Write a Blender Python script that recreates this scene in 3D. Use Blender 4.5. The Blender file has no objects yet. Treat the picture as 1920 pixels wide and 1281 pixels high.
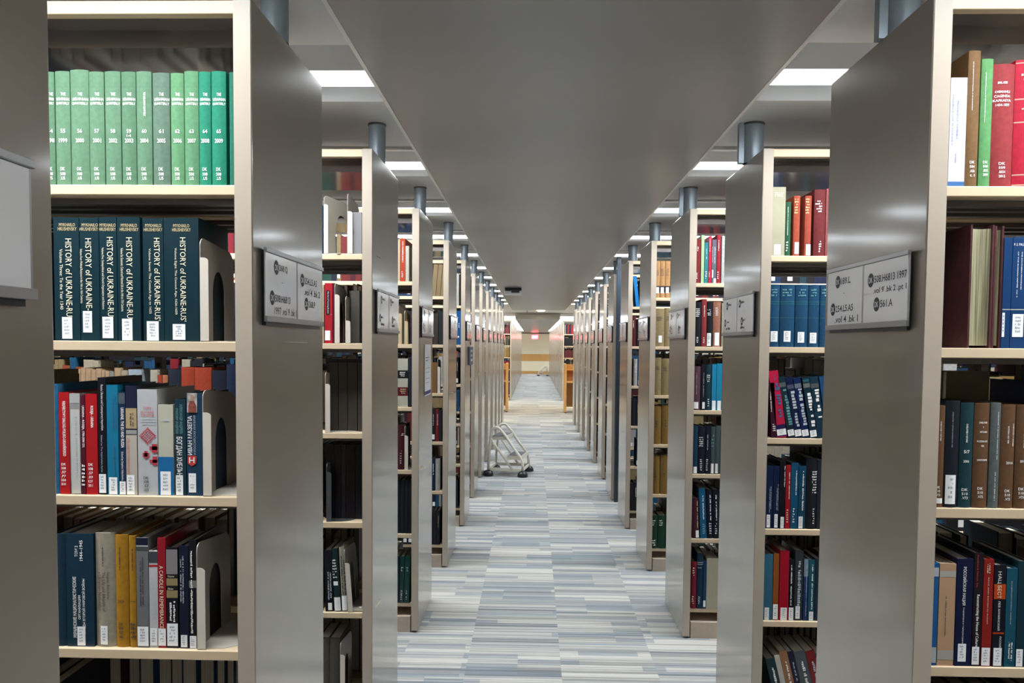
import bpy, math, random, re
from mathutils import Vector, Matrix
EXPO = 1.35; LAMP = 6; WARM = 150; EXITG = 8; TUBE = 5.4; SPREAD = 135   # exposure and lamp strengths

# ------------------------------------------------------------------ camera, world, exposure
SC = bpy.context.scene
F, YAW, PITCH, ROLL, CY, CX, EYE = 1497.2, -.02656, -.04659, .00828, 718.206, 959.94, 1.55
cd = bpy.data.cameras.new('camera'); cam = bpy.data.objects.new('camera', cd)
SC.collection.objects.link(cam); SC.camera = cam
cd.sensor_width = 36; cd.lens = F / 1920 * 36; cd.shift_y = (CY - 640.5) / 1920; cd.clip_end = 120; cd.clip_start = .02
_c, _s = math.cos(YAW), math.sin(YAW)
_r = Vector((_c, -_s, 0)); _f = Vector((_s, _c, 0)); _u = Vector((0, 0, 1))
_c, _s = math.cos(PITCH), math.sin(PITCH)
_f2 = _c * _f + _s * _u; _u2 = -_s * _f + _c * _u
_c, _s = math.cos(ROLL), math.sin(ROLL)
_x = _c * _r + _s * _u2; _y = -_s * _r + _c * _u2; _z = -_f2
cam.matrix_world = Matrix(((_x.x, _y.x, _z.x, 0), (_x.y, _y.y, _z.y, 0), (_x.z, _y.z, _z.z, EYE), (0, 0, 0, 1)))

w = bpy.data.worlds.new('world'); SC.world = w; w.use_nodes = True
w.node_tree.nodes['Background'].inputs[0].default_value = (.8, .9, 1, 1)
w.node_tree.nodes['Background'].inputs[1].default_value = .15
SC.view_settings.view_transform = 'Standard'; SC.view_settings.look = 'None'
SC.view_settings.exposure = EXPO; SC.view_settings.gamma = 1; SC.view_settings.use_curve_mapping = False
SC.cycles.max_bounces = 9; SC.cycles.diffuse_bounces = 6; SC.cycles.glossy_bounces = 4
SC.cycles.sample_clamp_indirect = 6; SC.cycles.use_denoising = True
try: SC.cycles.denoiser = 'OPENIMAGEDENOISE'
except Exception: pass

def at(px, py, X=None, Y=None, Z=None):
    """the point of a plane X=, Y= or Z= in the place that is seen at pixel px, py of the photograph"""
    a, b = px - CX, py - CY; c, s = math.cos(ROLL), math.sin(ROLL)
    u = a * c + b * s; v = -a * s + b * c
    dx, dy, dz = u / F, 1, -v / F
    c, s = math.cos(PITCH), math.sin(PITCH); dy, dz = dy * c - dz * s, dy * s + dz * c
    c, s = math.cos(YAW), math.sin(YAW); dx, dy = dx * c + dy * s, -dx * s + dy * c
    t = X / dx if X is not None else Y / dy if Y is not None else (Z - EYE) / dz
    return dx * t, dy * t, EYE + dz * t

# ------------------------------------------------------------------ place dimensions
D = 1.267; DEP = .56; Y0L = 1.686; Y0R = 1.674; XL = -.596; XR = .804; HT = 2.27; TH = .038
LEVELS = (1.885, 1.553, 1.218, .88, .535, .156)
LNAMES = ('top', 'second', 'third', 'fourth', 'fifth', 'bottom')
ORD = ('zeroth', 'first', 'second', 'third', 'fourth', 'fifth', 'sixth', 'seventh', 'eighth', 'ninth', 'tenth', 'eleventh', 'twelfth', 'thirteenth', 'fourteenth', 'fifteenth', 'sixteenth', 'seventeenth')
Y_END = 44.44; Y_REAR = 22.6; X_MIN = -5.2; X_MAX = 5.4
JIT = {('R', 1): .018, ('R', 2): .002, ('R', 3): -.012, ('R', 4): -.015, ('R', 5): -.012, ('L', 2): -.010, ('L', 3): .012, ('L', 4): .018, ('L', 1): -.002, ('L', 5): .008}
def face_x(side, n): return (XL if side == 'L' else XR) + JIT.get((side, n), 0)
def front_y(side, n): return (Y0L if side == 'L' else Y0R) + n * D
def case_name(side, n):
    k = n + 2 if side == 'L' else n + 1
    return '%s bookcase on the %s' % (ORD[k], 'left' if side == 'L' else 'right')

# ------------------------------------------------------------------ materials
MATS = {}
def nodes(name):
    m = bpy.data.materials.new(name); m.use_nodes = True
    return m, m.node_tree, m.node_tree.nodes['Principled BSDF']
def mat(name, col, rough=.5, metal=0, noise=0, nscale=40, bump=0, coat=0, spec=.5, emit=None, estr=0, stretch=(1, 1, 1)):
    if name in MATS: return MATS[name]
    m, t, b = nodes(name)
    b.inputs['Base Color'].default_value = (*col, 1); b.inputs['Roughness'].default_value = rough
    b.inputs['Metallic'].default_value = metal; b.inputs['Coat Weight'].default_value = coat; b.inputs['Coat Roughness'].default_value = .12
    b.inputs['Specular IOR Level'].default_value = spec
    if emit: b.inputs['Emission Color'].default_value = (*emit, 1); b.inputs['Emission Strength'].default_value = estr
    if noise or bump:
        tc = t.nodes.new('ShaderNodeTexCoord'); mp = t.nodes.new('ShaderNodeMapping'); mp.inputs['Scale'].default_value = stretch
        nz = t.nodes.new('ShaderNodeTexNoise'); nz.inputs['Scale'].default_value = nscale; nz.inputs['Detail'].default_value = 4
        t.links.new(tc.outputs['Object'], mp.inputs[0]); t.links.new(mp.outputs[0], nz.inputs['Vector'])
        if noise:
            mr = t.nodes.new('ShaderNodeMapRange'); mr.inputs['From Min'].default_value = .3; mr.inputs['From Max'].default_value = .7
            mr.inputs['To Min'].default_value = 1 - noise; mr.inputs['To Max'].default_value = 1 + noise
            mx = t.nodes.new('ShaderNodeVectorMath'); mx.operation = 'SCALE'; mx.inputs[0].default_value = col
            t.links.new(nz.outputs[0], mr.inputs[0]); t.links.new(mr.outputs[0], mx.inputs['Scale']); t.links.new(mx.outputs[0], b.inputs['Base Color'])
        if bump:
            bp = t.nodes.new('ShaderNodeBump'); bp.inputs['Strength'].default_value = bump; bp.inputs['Distance'].default_value = .002
            t.links.new(nz.outputs[0], bp.inputs['Height']); t.links.new(bp.outputs[0], b.inputs['Normal'])
    MATS[name] = m; return m
def cloth(col):
    col = tuple(v * .56 for v in col)
    return mat('book_cloth_%.3f_%.3f_%.3f' % col, col, .6, noise=.12, nscale=90, bump=.25, spec=.22)
def gloss(col):
    col = tuple(v * .60 for v in col)
    return mat('book_jacket_%.3f_%.3f_%.3f' % col, col, .28, noise=.05, nscale=20, spec=.35)
M_panel = mat('panel_paint', (.30, .26, .208), .33, metal=.5, noise=.03, nscale=5, bump=.006, coat=.9)
M_post = mat('post_paint', (.43, .37, .30), .32, noise=.02, nscale=10)
M_shelf = mat('shelf_paint', (.64, .51, .345), .30, noise=.03, nscale=12)
M_canopy = mat('canopy_paint', (.20, .175, .16), .14, metal=.6)
M_upr = mat('slotted_steel', (.10, .09, .085), .4, metal=.4)
M_base = mat('plinth_paint', (.46, .38, .30), .35, noise=.04)
M_white = mat('white_card', (.90, .91, .92), .35)
M_label = mat('label_paper', (.84, .86, .87), .5)
M_ink = mat('dark_ink', (.03, .035, .045), .5)
M_alu = mat('sign_aluminium', (.45, .46, .47), .3, metal=.8)
M_black = mat('black_plastic', (.012, .014, .02), .3)
M_ceil = mat('ceiling_paint', (.70, .70, .69), .6, noise=.02, nscale=6)
M_ceil_hi = mat('recess_paint', (.78, .83, .86), .7)
M_soffit = mat('soffit_paint', (.315, .31, .295), .34, noise=.025, nscale=2.5, bump=.01)
M_edge = mat('edge_trim_paint', (.85, .84, .8), .4)
M_slot = mat('dark_reveal', (.07, .055, .05), .7)
M_pipe = mat('column_paint', (.27, .32, .355), .25, metal=.2, noise=.03)
M_dcol = mat('dark_column_paint', (.03, .045, .065), .3)
M_light = mat('light_diffuser', (.9, .93, 1), .4, emit=(.86, .93, 1), estr=LAMP)
M_bookend = mat('bookend_paint', (.62, .57, .49), .3, noise=.02)
M_wall = mat('cream_wall', (.84, .78, .58), .7, noise=.02, nscale=3)
M_wallside = mat('side_wall', (.72, .69, .62), .7, noise=.02, nscale=3)
def wood():
    m, t, b = nodes('maple_wood'); b.inputs['Roughness'].default_value = .35
    tc = t.nodes.new('ShaderNodeTexCoord'); mp = t.nodes.new('ShaderNodeMapping'); mp.inputs['Scale'].default_value = (20, 20, 1.5)
    n = t.nodes.new('ShaderNodeTexNoise'); n.inputs['Scale'].default_value = 2; n.inputs['Detail'].default_value = 6
    r = t.nodes.new('ShaderNodeValToRGB'); r.color_ramp.elements[0].color = (.50, .25, .07, 1); r.color_ramp.elements[1].color = (.72, .42, .15, 1)
    t.links.new(tc.outputs['Object'], mp.inputs[0]); t.links.new(mp.outputs[0], n.inputs[0]); t.links.new(n.outputs[0], r.inputs[0]); t.links.new(r.outputs[0], b.inputs['Base Color'])
    return m
M_wood = wood()
def pages():
    m, t, b = nodes('page_block'); b.inputs['Roughness'].default_value = .8
    tc = t.nodes.new('ShaderNodeTexCoord'); mp = t.nodes.new('ShaderNodeMapping'); mp.inputs['Scale'].default_value = (900, 6, 2)
    n = t.nodes.new('ShaderNodeTexNoise'); n.inputs['Scale'].default_value = 1; n.inputs['Detail'].default_value = 2
    r = t.nodes.new('ShaderNodeValToRGB'); r.color_ramp.elements[0].color = (.38, .35, .27, 1); r.color_ramp.elements[1].color = (.58, .56, .48, 1)
    r.color_ramp.elements[0].position = .3; r.color_ramp.elements[1].position = .65
    t.links.new(tc.outputs['Object'], mp.inputs[0]); t.links.new(mp.outputs[0], n.inputs[0]); t.links.new(n.outputs[0], r.inputs[0]); t.links.new(r.outputs[0], b.inputs['Base Color'])
    return m
M_pages = pages()
def old_pages():
    m, t, b = nodes('old_page_block'); b.inputs['Roughness'].default_value = .7
    tc = t.nodes.new('ShaderNodeTexCoord'); mp = t.nodes.new('ShaderNodeMapping'); mp.inputs['Scale'].default_value = (420, 6, 5)
    n = t.nodes.new('ShaderNodeTexNoise'); n.inputs['Scale'].default_value = 1; n.inputs['Detail'].default_value = 3
    r = t.nodes.new('ShaderNodeValToRGB'); r.color_ramp.elements[0].color = (.12, .11, .06, 1); r.color_ramp.elements[1].color = (.46, .43, .27, 1)
    r.color_ramp.elements[0].position = .3; r.color_ramp.elements[1].position = .7
    t.links.new(tc.outputs['Object'], mp.inputs[0]); t.links.new(mp.outputs[0], n.inputs[0]); t.links.new(n.outputs[0], r.inputs[0]); t.links.new(r.outputs[0], b.inputs['Base Color'])
    return m
M_oldpages = old_pages()
def carpet():
    m, t, b = nodes('carpet_tiles'); N = t.nodes.new; L = t.links.new
    b.inputs['Roughness'].default_value = .9; b.inputs['Specular IOR Level'].default_value = .2
    tc = N('ShaderNodeTexCoord'); sx = N('ShaderNodeSeparateXYZ'); L(tc.outputs['Object'], sx.inputs[0])
    def mth(op, a, b_=None, c_=None):
        n = N('ShaderNodeMath'); n.operation = op
        for i, v in enumerate((a, b_, c_)):
            if v is None: continue
            if isinstance(v, (int, float)): n.inputs[i].default_value = v
            else: L(v, n.inputs[i])
        return n.outputs[0]
    def white(a, b_=None, c_=None):
        cb = N('ShaderNodeCombineXYZ')
        for i, v in enumerate((a, b_, c_)):
            if v is None: continue
            if isinstance(v, (int, float)): cb.inputs[i].default_value = v
            else: L(v, cb.inputs[i])
        wn = N('ShaderNodeTexWhiteNoise'); wn.noise_dimensions = '3D'; L(cb.outputs[0], wn.inputs['Vector']); return wn.outputs['Value']
    X, Y = sx.outputs[0], sx.outputs[1]
    T = .457
    col = mth('FLOOR', mth('DIVIDE', mth('ADD', X, .31), T)); row = mth('FLOOR', mth('DIVIDE', Y, T))
    tile = white(col, row, 3.)
    # broad bands: height varies by tile
    bh = mth('ADD', mth('MULTIPLY', white(col, row, 9.), .05), .038)
    band = mth('FLOOR', mth('DIVIDE', Y, bh))
    bv = white(col, band, mth('MULTIPLY', tile, 7.))
    # sub-bands, thin
    fine = mth('FLOOR', mth('DIVIDE', Y, .013)); fv = white(col, fine, 5.)
    r = N('ShaderNodeValToRGB'); r.color_ramp.interpolation = 'CONSTANT'
    cs = ((0, (.42, .42, .395)), (.24, (.56, .55, .51)), (.46, (.24, .275, .305)), (.60, (.36, .375, .375)), (.72, (.56, .55, .51)), (.86, (.19, .21, .23)), (.92, (.30, .355, .385)))
    e = r.color_ramp.elements
    e[0].position = 0; e[0].color = (*cs[0][1], 1); e[1].position = cs[1][0]; e[1].color = (*cs[1][1], 1)
    for p, c in cs[2:]:
        q = e.new(p); q.color = (*c, 1)
    L(bv, r.inputs[0])
    r2 = N('ShaderNodeValToRGB'); r2.color_ramp.interpolation = 'CONSTANT'
    e = r2.color_ramp.elements; e[0].color = (.54, .535, .50, 1); e[1].position = .45; e[1].color = (.27, .29, .305, 1)
    q = e.new(.62); q.color = (.64, .63, .59, 1); q = e.new(.9); q.color = (.14, .15, .17, 1)
    L(fv, r2.inputs[0])
    mp = N('ShaderNodeMapping'); mp.inputs['Scale'].default_value = (6, 420, 1); L(tc.outputs['Object'], mp.inputs[0])
    nz = N('ShaderNodeTexNoise'); nz.inputs['Scale'].default_value = 1; nz.inputs['Detail'].default_value = 3; L(mp.outputs[0], nz.inputs[0])
    pc = mth('FLOOR', mth('DIVIDE', mth('ADD', X, mth('MULTIPLY', white(col, row, 21.), .3)), .30))
    pb = mth('FLOOR', mth('DIVIDE', mth('ADD', Y, .02), .062))
    patch = mth('GREATER_THAN', white(pc, pb, 31.), .80)
    mix = N('ShaderNodeMix'); mix.data_type = 'RGBA'; mix.inputs[0].default_value = .30; L(r.outputs[0], mix.inputs[6]); L(r2.outputs[0], mix.inputs[7])
    hair = mth('MULTIPLY_ADD', mth('GREATER_THAN', white(col, mth('FLOOR', mth('DIVIDE', Y, .0065)), 77.), .82), -.36, .96)
    ml = mth('MULTIPLY', mth('MULTIPLY_ADD', nz.outputs[0], .9, .42), hair)
    vm = N('ShaderNodeVectorMath'); vm.operation = 'SCALE'; 
    mx2 = N('ShaderNodeMix'); mx2.data_type = 'RGBA'; L(mth('MULTIPLY', patch, .62), mx2.inputs[0]); L(mix.outputs[2], mx2.inputs[6]); mx2.inputs[7].default_value = (.235, .285, .325, 1)
    L(mx2.outputs[2], vm.inputs[0]); L(ml, vm.inputs['Scale']); L(vm.outputs[0], b.inputs['Base Color'])
    n2 = N('ShaderNodeTexNoise'); n2.inputs['Scale'].default_value = 500; L(tc.outputs['Object'], n2.inputs[0])
    bp = N('ShaderNodeBump'); bp.inputs['Strength'].default_value = .4; bp.inputs['Distance'].default_value = .003; L(n2.outputs[0], bp.inputs['Height']); L(bp.outputs[0], b.inputs['Normal'])
    return m
M_carpet = carpet()

# ------------------------------------------------------------------ mesh helpers
COL = SC.collection
class MB:
    def __init__(s): s.v = []; s.f = []; s.m = []
    def box(s, x0, x1, y0, y1, z0, z1, mi=0):
        n = len(s.v)
        s.v += [(x0, y0, z0), (x1, y0, z0), (x1, y1, z0), (x0, y1, z0), (x0, y0, z1), (x1, y0, z1), (x1, y1, z1), (x0, y1, z1)]
        s.f += [(n, n+3, n+2, n+1), (n+4, n+5, n+6, n+7), (n, n+1, n+5, n+4), (n+1, n+2, n+6, n+5), (n+2, n+3, n+7, n+6), (n+3, n, n+4, n+7)]
        s.m += [mi] * 6
    def prism(s, pts, z0, z1, mi=0, to=None):
        """pts: 2-D loop counter-clockwise seen from +third axis; to maps (a, b, c) to x, y, z"""
        to = to or (lambda a, b, c: (a, b, c)); n = len(s.v); k = len(pts)
        s.v += [to(a, b, z0) for a, b in pts] + [to(a, b, z1) for a, b in pts]
        s.f += [tuple(range(n + k - 1, n - 1, -1)), tuple(range(n + k, n + 2 * k))] + [(n + i, n + (i + 1) % k, n + k + (i + 1) % k, n + k + i) for i in range(k)]
        s.m += [mi] * (k + 2)
    def tube(s, path, r, seg=10, mi=0, cap=True):
        path = [Vector(p) for p in path]; rings = []
        for i, p in enumerate(path):
            d = (path[min(i+1, len(path)-1)] - path[max(i-1, 0)]).normalized()
            ref = Vector((0, 1, 0)) if abs(d.y) < .9 else Vector((1, 0, 0))
            a = d.cross(ref).normalized(); b = d.cross(a)
            n = len(s.v); rings.append(n)
            s.v += [tuple(p + r * (math.cos(t) * a + math.sin(t) * b)) for t in (2 * math.pi * k / seg for k in range(seg))]
        for n0, n1 in zip(rings, rings[1:]):
            for k in range(seg):
                s.f.append((n0 + k, n0 + (k+1) % seg, n1 + (k+1) % seg, n1 + k)); s.m.append(mi)
        if cap:
            s.f.append(tuple(rings[0] + k for k in range(seg))[::-1]); s.f.append(tuple(rings[-1] + k for k in range(seg))); s.m += [mi] * 2
    def lathe(s, prof, seg=20, c=(0, 0, 0), mi=0):
        n = len(s.v); k = len(prof)
        for j in range(seg):
            a = 2 * math.pi * j / seg
            s.v += [(c[0] + r * math.cos(a), c[1] + r * math.sin(a), c[2] + z) for r, z in prof]
        for j in range(seg):
            a, b = n + j * k, n + ((j + 1) % seg) * k
            for i in range(k - 1): s.f.append((a + i, b + i, b + i + 1, a + i + 1)); s.m.append(mi)
    def build(s, name, mats, parent=None, smooth=False, bevel=0):
        me = bpy.data.meshes.new(name); me.from_pydata(s.v, [], s.f)
        for q in (mats if isinstance(mats, (list, tuple)) else [mats]): me.materials.append(q)
        if any(s.m): me.polygons.foreach_set('material_index', s.m)
        if smooth: me.polygons.foreach_set('use_smooth', [True] * len(s.f))
        me.update(); o = bpy.data.objects.new(name, me); COL.objects.link(o)
        if parent: o.parent = parent
        if bevel:
            b = o.modifiers.new('bevel', 'BEVEL'); b.width = bevel; b.segments = 2; b.limit_method = 'ANGLE'
        return o
def empty(name, loc, label=None, cat=None, group=None):
    o = bpy.data.objects.new(name, None); o.location = loc; o.empty_display_size = .05; COL.objects.link(o)
    tag(o, label, cat, group); return o
def tag(o, label=None, cat=None, group=None, kind=None):
    if label: o['label'] = label
    if cat: o['category'] = cat
    if group: o['group'] = group
    if kind: o['kind'] = kind
    return o
def bx(name, x0, x1, y0, y1, z0, z1, m, parent=None, bevel=0):
    b = MB(); b.box(x0, x1, y0, y1, z0, z1); return b.build(name, m, parent, bevel=bevel)
KIDS = {}
def copy_tree(o, parent=None):
    c = o.copy(); COL.objects.link(c); c.parent = parent; KIDS[c.name] = []
    for ch in KIDS.get(o.name, ()): KIDS[c.name].append(copy_tree(ch, c))
    return c
def index_tree(o, allo):
    KIDS[o.name] = [c for c in allo if c.parent is o]
    for c in KIDS[o.name]: index_tree(c, allo)

# lettering: glyph outlines of Blender's own font turned into a mesh and fitted into a box
_txt = {}
def glyphs(body, bold=False):
    k = (body, bold)
    if k not in _txt:
        cu = bpy.data.curves.new('t', 'FONT'); cu.body = body; cu.align_x = 'CENTER'; cu.resolution_u = 2; cu.space_line = .95
        if bold: cu.offset = .012
        o = bpy.data.objects.new('t', cu); COL.objects.link(o)
        dg = bpy.context.evaluated_depsgraph_get(); me = bpy.data.meshes.new_from_object(o.evaluated_get(dg))
        vs = [(v.co.x, v.co.y) for v in me.vertices]; fs = [tuple(p.vertices) for p in me.polygons]
        bpy.data.objects.remove(o); bpy.data.curves.remove(cu); bpy.data.meshes.remove(me)
        if not vs: vs, fs = [(0, 0), (1, 0), (1, 1)], [(0, 1, 2)]
        a0 = min(p[0] for p in vs); a1 = max(p[0] for p in vs); b0 = min(p[1] for p in vs); b1 = max(p[1] for p in vs)
        _txt[k] = ([((p[0] - a0) / max(a1 - a0, 1e-6) * 2 - 1, (p[1] - b0) / max(b1 - b0, 1e-6) * 2 - 1) for p in vs], fs)
    return _txt[k]
def add_text(mb, body, x0, x1, z0, z1, rot, surf, bold=False, mi=0):
    """rot 0 level, -90 reads downwards, 90 reads upwards; surf(x, z) -> xyz"""
    vs, fs = glyphs(body, bold); n = len(mb.v); cx, cz, hw, hh = (x0+x1)/2, (z0+z1)/2, (x1-x0)/2, (z1-z0)/2
    for a, b in vs:
        if rot == -90: a, b = b, -a
        elif rot == 90: a, b = -b, a
        mb.v.append(surf(cx + a * hw, cz + b * hh))
    mb.f += [tuple(n + i for i in f) for f in fs]; mb.m += [mi] * len(fs)
def add_marks(mb, x0, x1, z0, z1, rot, surf, rng, rows=1, mi=0):
    """rows of small dashes standing for lettering too small to read in the photograph"""
    for r in range(rows):
        if rot == 0: a0, a1 = x0, x1; t1 = z1 - (z1 - z0) * r / rows; t0 = t1 - (z1 - z0) / rows * .6; L_ = a1 - a0; c = t1 - t0
        else: a0, a1 = z0, z1; t1 = x1 - (x1 - x0) * r / rows; t0 = t1 - (x1 - x0) / rows * .6; L_ = a1 - a0; c = t1 - t0
        p = a0 + (rng.random() * .15 * L_ if rows > 1 else 0); end = a1 - (rng.random() * .15 * L_ if rows > 1 else 0)
        while p < end - 1e-5:
            q = min(end, p + c * rng.uniform(.35, .8))
            if rng.random() > .13:
                lo, hi = t0 + (t1 - t0) * rng.choice((0, 0, .2)), t1 - (t1 - t0) * rng.choice((0, .15, .3))
                n = len(mb.v)
                P = ((p, lo), (q, lo), (q, hi), (p, hi)) if rot == 0 else ((lo, p), (hi, p), (hi, q), (lo, q))
                mb.v += [surf(*k) for k in P]; mb.f.append((n, n+1, n+2, n+3)); mb.m.append(mi)
            p = q + c * .22

# ------------------------------------------------------------------ the setting
def struct(o): o['kind'] = 'structure'; return o
Y_BACK = -1.6
fl = MB(); fl.box(X_MIN, X_MAX, Y_BACK, Y_END, -.06, 0); struct(fl.build('floor', M_carpet))
SX0, SX1, SZ = -.507, .722, 2.37
RZ, BZ, Y_SOF = 2.56, 2.425, 18.45
def blk(name, x0, x1, y0, y1, z0, z1, m): return struct(bx(name, x0, x1, y0, y1, z0, z1, m))
blk('ceiling', X_MIN, X_MAX, Y_BACK, 16.9, RZ, RZ + .08, M_ceil_hi)
blk('ceiling', X_MIN, X_MAX, 16.9, 22.0, 2.46, 2.56, M_ceil)
blk('ceiling', X_MIN, X_MAX, 22.0, Y_END, 2.405, 2.47, M_ceil)
blk('trim_1', SX0, SX1, Y_BACK, Y_SOF, SZ, RZ - .001, M_soffit)
for x in (SX0, SX1):
    blk('trim_2', x - .006, x + .006, Y_BACK, Y_SOF, SZ - .002, SZ + .012, M_edge)
blk('trim_3', SX0, SX1, 21.9, Y_END, 2.285, 2.404, M_soffit)
blk('trim_4', -.19, -.165, 18.5, 21.9, 2.455, 2.461, M_black)
def bulk(side, y0, y1, reveal=True):
    x0, x1 = (X_MIN, SX0 - .007) if side == 'L' else (SX1 + .007, X_MAX)
    blk('trim_5', x0, x1, y0, y1, BZ, RZ - .001, M_ceil)
    if reveal:
        blk('trim_6', x0, x1, y1, y1 + .05, BZ + .012, RZ - .001, M_slot)
        blk('trim_7', x0, x1, y1 + .05, y1 + .075, BZ - .004, RZ - .001, M_edge)
for side in 'LR':
    for n in range(-2, 12):
        y = front_y(side, n); bulk(side, y - .045, y + .68 - .08 * (n > 0), n > 0)
struct(bx('wall_left', X_MIN - .1, X_MIN, Y_BACK, Y_END, 0, 2.6, M_wallside)); struct(bx('wall_right', X_MAX, X_MAX + .1, Y_BACK, Y_END, 0, 2.6, M_wallside))
struct(bx('wall_behind', X_MIN, X_MAX, Y_BACK - .1, Y_BACK, 0, 2.6, M_wallside))
struct(bx('wall_end', X_MIN, X_MAX, Y_END, Y_END + .1, 0, 2.6, M_wall))
zr0, zr1 = at(1000, 677, Y=Y_END)[2], at(1000, 664, Y=Y_END)[2]
struct(bx('trim_8', X_MIN, X_MAX, Y_END - .025, Y_END, zr0, zr1, M_wood, bevel=.004))
struct(bx('baseboard_end', X_MIN, X_MAX, Y_END - .02, Y_END, 0, .15, M_wood))
blk('trim_9', SX0 - .4, SX1 + .4, Y_END - .03, Y_END, 2.23, 2.29, M_slot)

# ------------------------------------------------------------------ strip lights, one above every aisle
def strip_light(side, y, label, z=2.415, rear=False):
    a, b = (-3.7, SX0 - .012) if side == 'L' else (SX1 + .012, 3.9)
    o = empty('ceiling_light', ((a + b) / 2, y, z), label, 'light', 'strip lights above the aisles')
    h = (b - a) / 2
    b = MB(); b.box(-h, h, -.07, .07, .02, .14); b.box(-h, h, -.07, -.0575, .010, .02); b.box(-h, h, .0575, .07, .010, .02); b.build('housing', M_ceil, o)
    if rear:
        for c_ in o.children: bpy.data.objects.remove(c_)
        bx('housing', -h, h, -.07, .07, .02, .058, M_ceil, o)
    bx('diffuser', -h + .004, h - .004, -.057, .057, .001, .0195, M_light, o)
    la = bpy.data.lights.new('tube_light', 'AREA'); la.shape = 'RECTANGLE'; la.size = 2 * h - .03; la.size_y = .11; la.spread = math.radians(SPREAD)
    la.color = (.94, .97, 1); la.energy = TUBE * 2 * h; lo = bpy.data.objects.new('tube_light', la); COL.objects.link(lo); lo.parent = o; lo.location = (0, 0, -.001)
for side in 'LR':
    for n in range(-1, 13):
        y = front_y(side, n) - .300
        sd = 'left' if side == 'L' else 'right'
        if n < 1: lb = 'strip light over the nearest aisle on the %s, out of the picture' % sd if n == 0 else 'strip light behind the viewer on the %s, out of the picture' % sd
        elif n < 12: lb = 'white strip light above the aisle in front of the %s' % case_name(side, n)
        else: lb = 'white strip light behind the last of the front bookcases on the %s' % sd
        strip_light(side, y, lb)
    for k in range(17):
        strip_light(side, Y_REAR + k * D - .30, 'white strip light before bookcase %s of the far group on the %s' % (ORD[k + 1], sd) if k < 16 else 'white strip light added to brighten the end wall on the %s' % sd, z=2.345, rear=True)  # the last one on each side is added to brighten the end wall
# corridor downlights between the two groups of bookcases
for i, (x, y) in enumerate(((.18, 20.6), (-1.4, 20.2), (1.6, 20.2), (-2.8, 20.2), (3.0, 20.2), (-1.4, 17.6), (1.6, 17.6))):
    o = empty('ceiling_downlight', (x, y, 2.455), ('round white downlight in the middle of the cross corridor ceiling', 'round downlight over the cross corridor, left of the middle', 'round downlight over the cross corridor, right of the middle', 'round downlight over the cross corridor, far left', 'round downlight over the cross corridor, far right', 'round downlight above the left wooden carrel', 'round downlight above the right wooden carrel')[i], 'light', 'corridor downlights')
    b = MB(); b.lathe([(0, -.012), (.09, -.012), (.09, -.004)], 20); b.build('lens', mat('warm_lens', (1, .9, .7), .4, emit=(1, .82, .55), estr=WARM), o)
    b = MB(); b.lathe([(.09, -.004), (.092, -.016), (.115, -.012), (.12, 0)], 20); b.build('rim', M_edge, o, smooth=True)

# ------------------------------------------------------------------ bookcases
def arc(cx, cz, r, a0, a1, k=6): return [(cx + r * math.cos(a0 + (a1 - a0) * i / k), cz + r * math.sin(a0 + (a1 - a0) * i / k)) for i in range(k + 1)]
def make_case(side, length, bays=True):
    """origin: floor, aisle face and front plane; runs away from the aisle"""
    s = -1 if side == 'L' else 1
    root = bpy.data.objects.new('bookcase', None); COL.objects.link(root); made = [root]
    def part(b, name, m, bev=0, par=root):
        o = b.build(name, m, par, bevel=bev); made.append(o); return o
    def B(a0, a1, y0, y1, z0, z1):
        b = MB(); b.box(min(s*a0, s*a1), max(s*a0, s*a1), y0, y1, z0, z1); return b
    part(B(0, TH, 0, DEP, .012, HT), 'end_panel', [M_panel], .003)
    b = B(0.002, TH, -.0015, .004, .012, HT - .003); b.box(min(s*.002, s*TH), max(s*.002, s*TH), DEP - .004, DEP + .0015, .012, HT - .003)
    part(b, 'panel_edge', M_post)
    part(B(TH, length, .004, .03, 2.24, HT - .002), 'canopy_lip', M_shelf, .002)
    b = B(TH, length, .03, DEP - .03, 2.243, 2.26); b.box(min(s*TH, s*length), max(s*TH, s*length), DEP - .03, DEP - .004, 2.24, HT - .002)
    part(b, 'canopy', M_canopy)
    b = B(TH, length, .10, DEP - .10, 2.205, 2.243); part(b, 'canopy_channel', M_canopy)
    for z in LEVELS:
        back = .255
        for f in (0, 1):
            a = .006 if z > .2 else .022
            y0, y1 = (a, back) if f == 0 else (DEP - back, DEP - a)
            b = B(TH + .001, length, y0, y1, z - .021, z)
            part(b, 'shelf', M_shelf, .0015)
        if z > .2:
            q = B(TH + .001, length, .05, .075, z - .034, z - .0215)
            for yy in (.12, .19, DEP - .075, DEP - .14, DEP - .21):
                q.box(min(s*(TH+.001), s*length), max(s*(TH+.001), s*length), yy, yy + .022, z - .032, z - .0215)
            part(q, 'shelf_stiffener', M_upr)
    part(B(TH + .006, length, .004, DEP - .004, 0, .088), 'plinth', M_base, .002)
    x = TH
    xs = [TH + .002] + [i * .914 for i in range(1, int(length / .914) + 1)]
    for x in xs:
        b = MB(); a0, a1 = sorted((s * x, s * (x + .03)))
        for yy in (DEP / 2 - .02,):
            b.box(a0, a1, yy, yy + .04, .088, 2.24)
        if bays and x > .5:
            for j in range(40):
                z = .2 + j * .05
                b.box(a0 + .008, a0 + .022, DEP / 2 - .0205, DEP / 2 - .02, z, z + .02, 1)
        part(b, 'upright', [M_upr, mat('slot_shade', (.01, .01, .01), .8)])
    b = MB(); a0, a1 = sorted((s * (length - .02), s * length)); b.box(a0, a1, 0, DEP, 0, HT - .03); part(b, 'far_panel', M_panel)
    index_tree(root, made); return root
proto = {}
CASES = []
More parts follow.
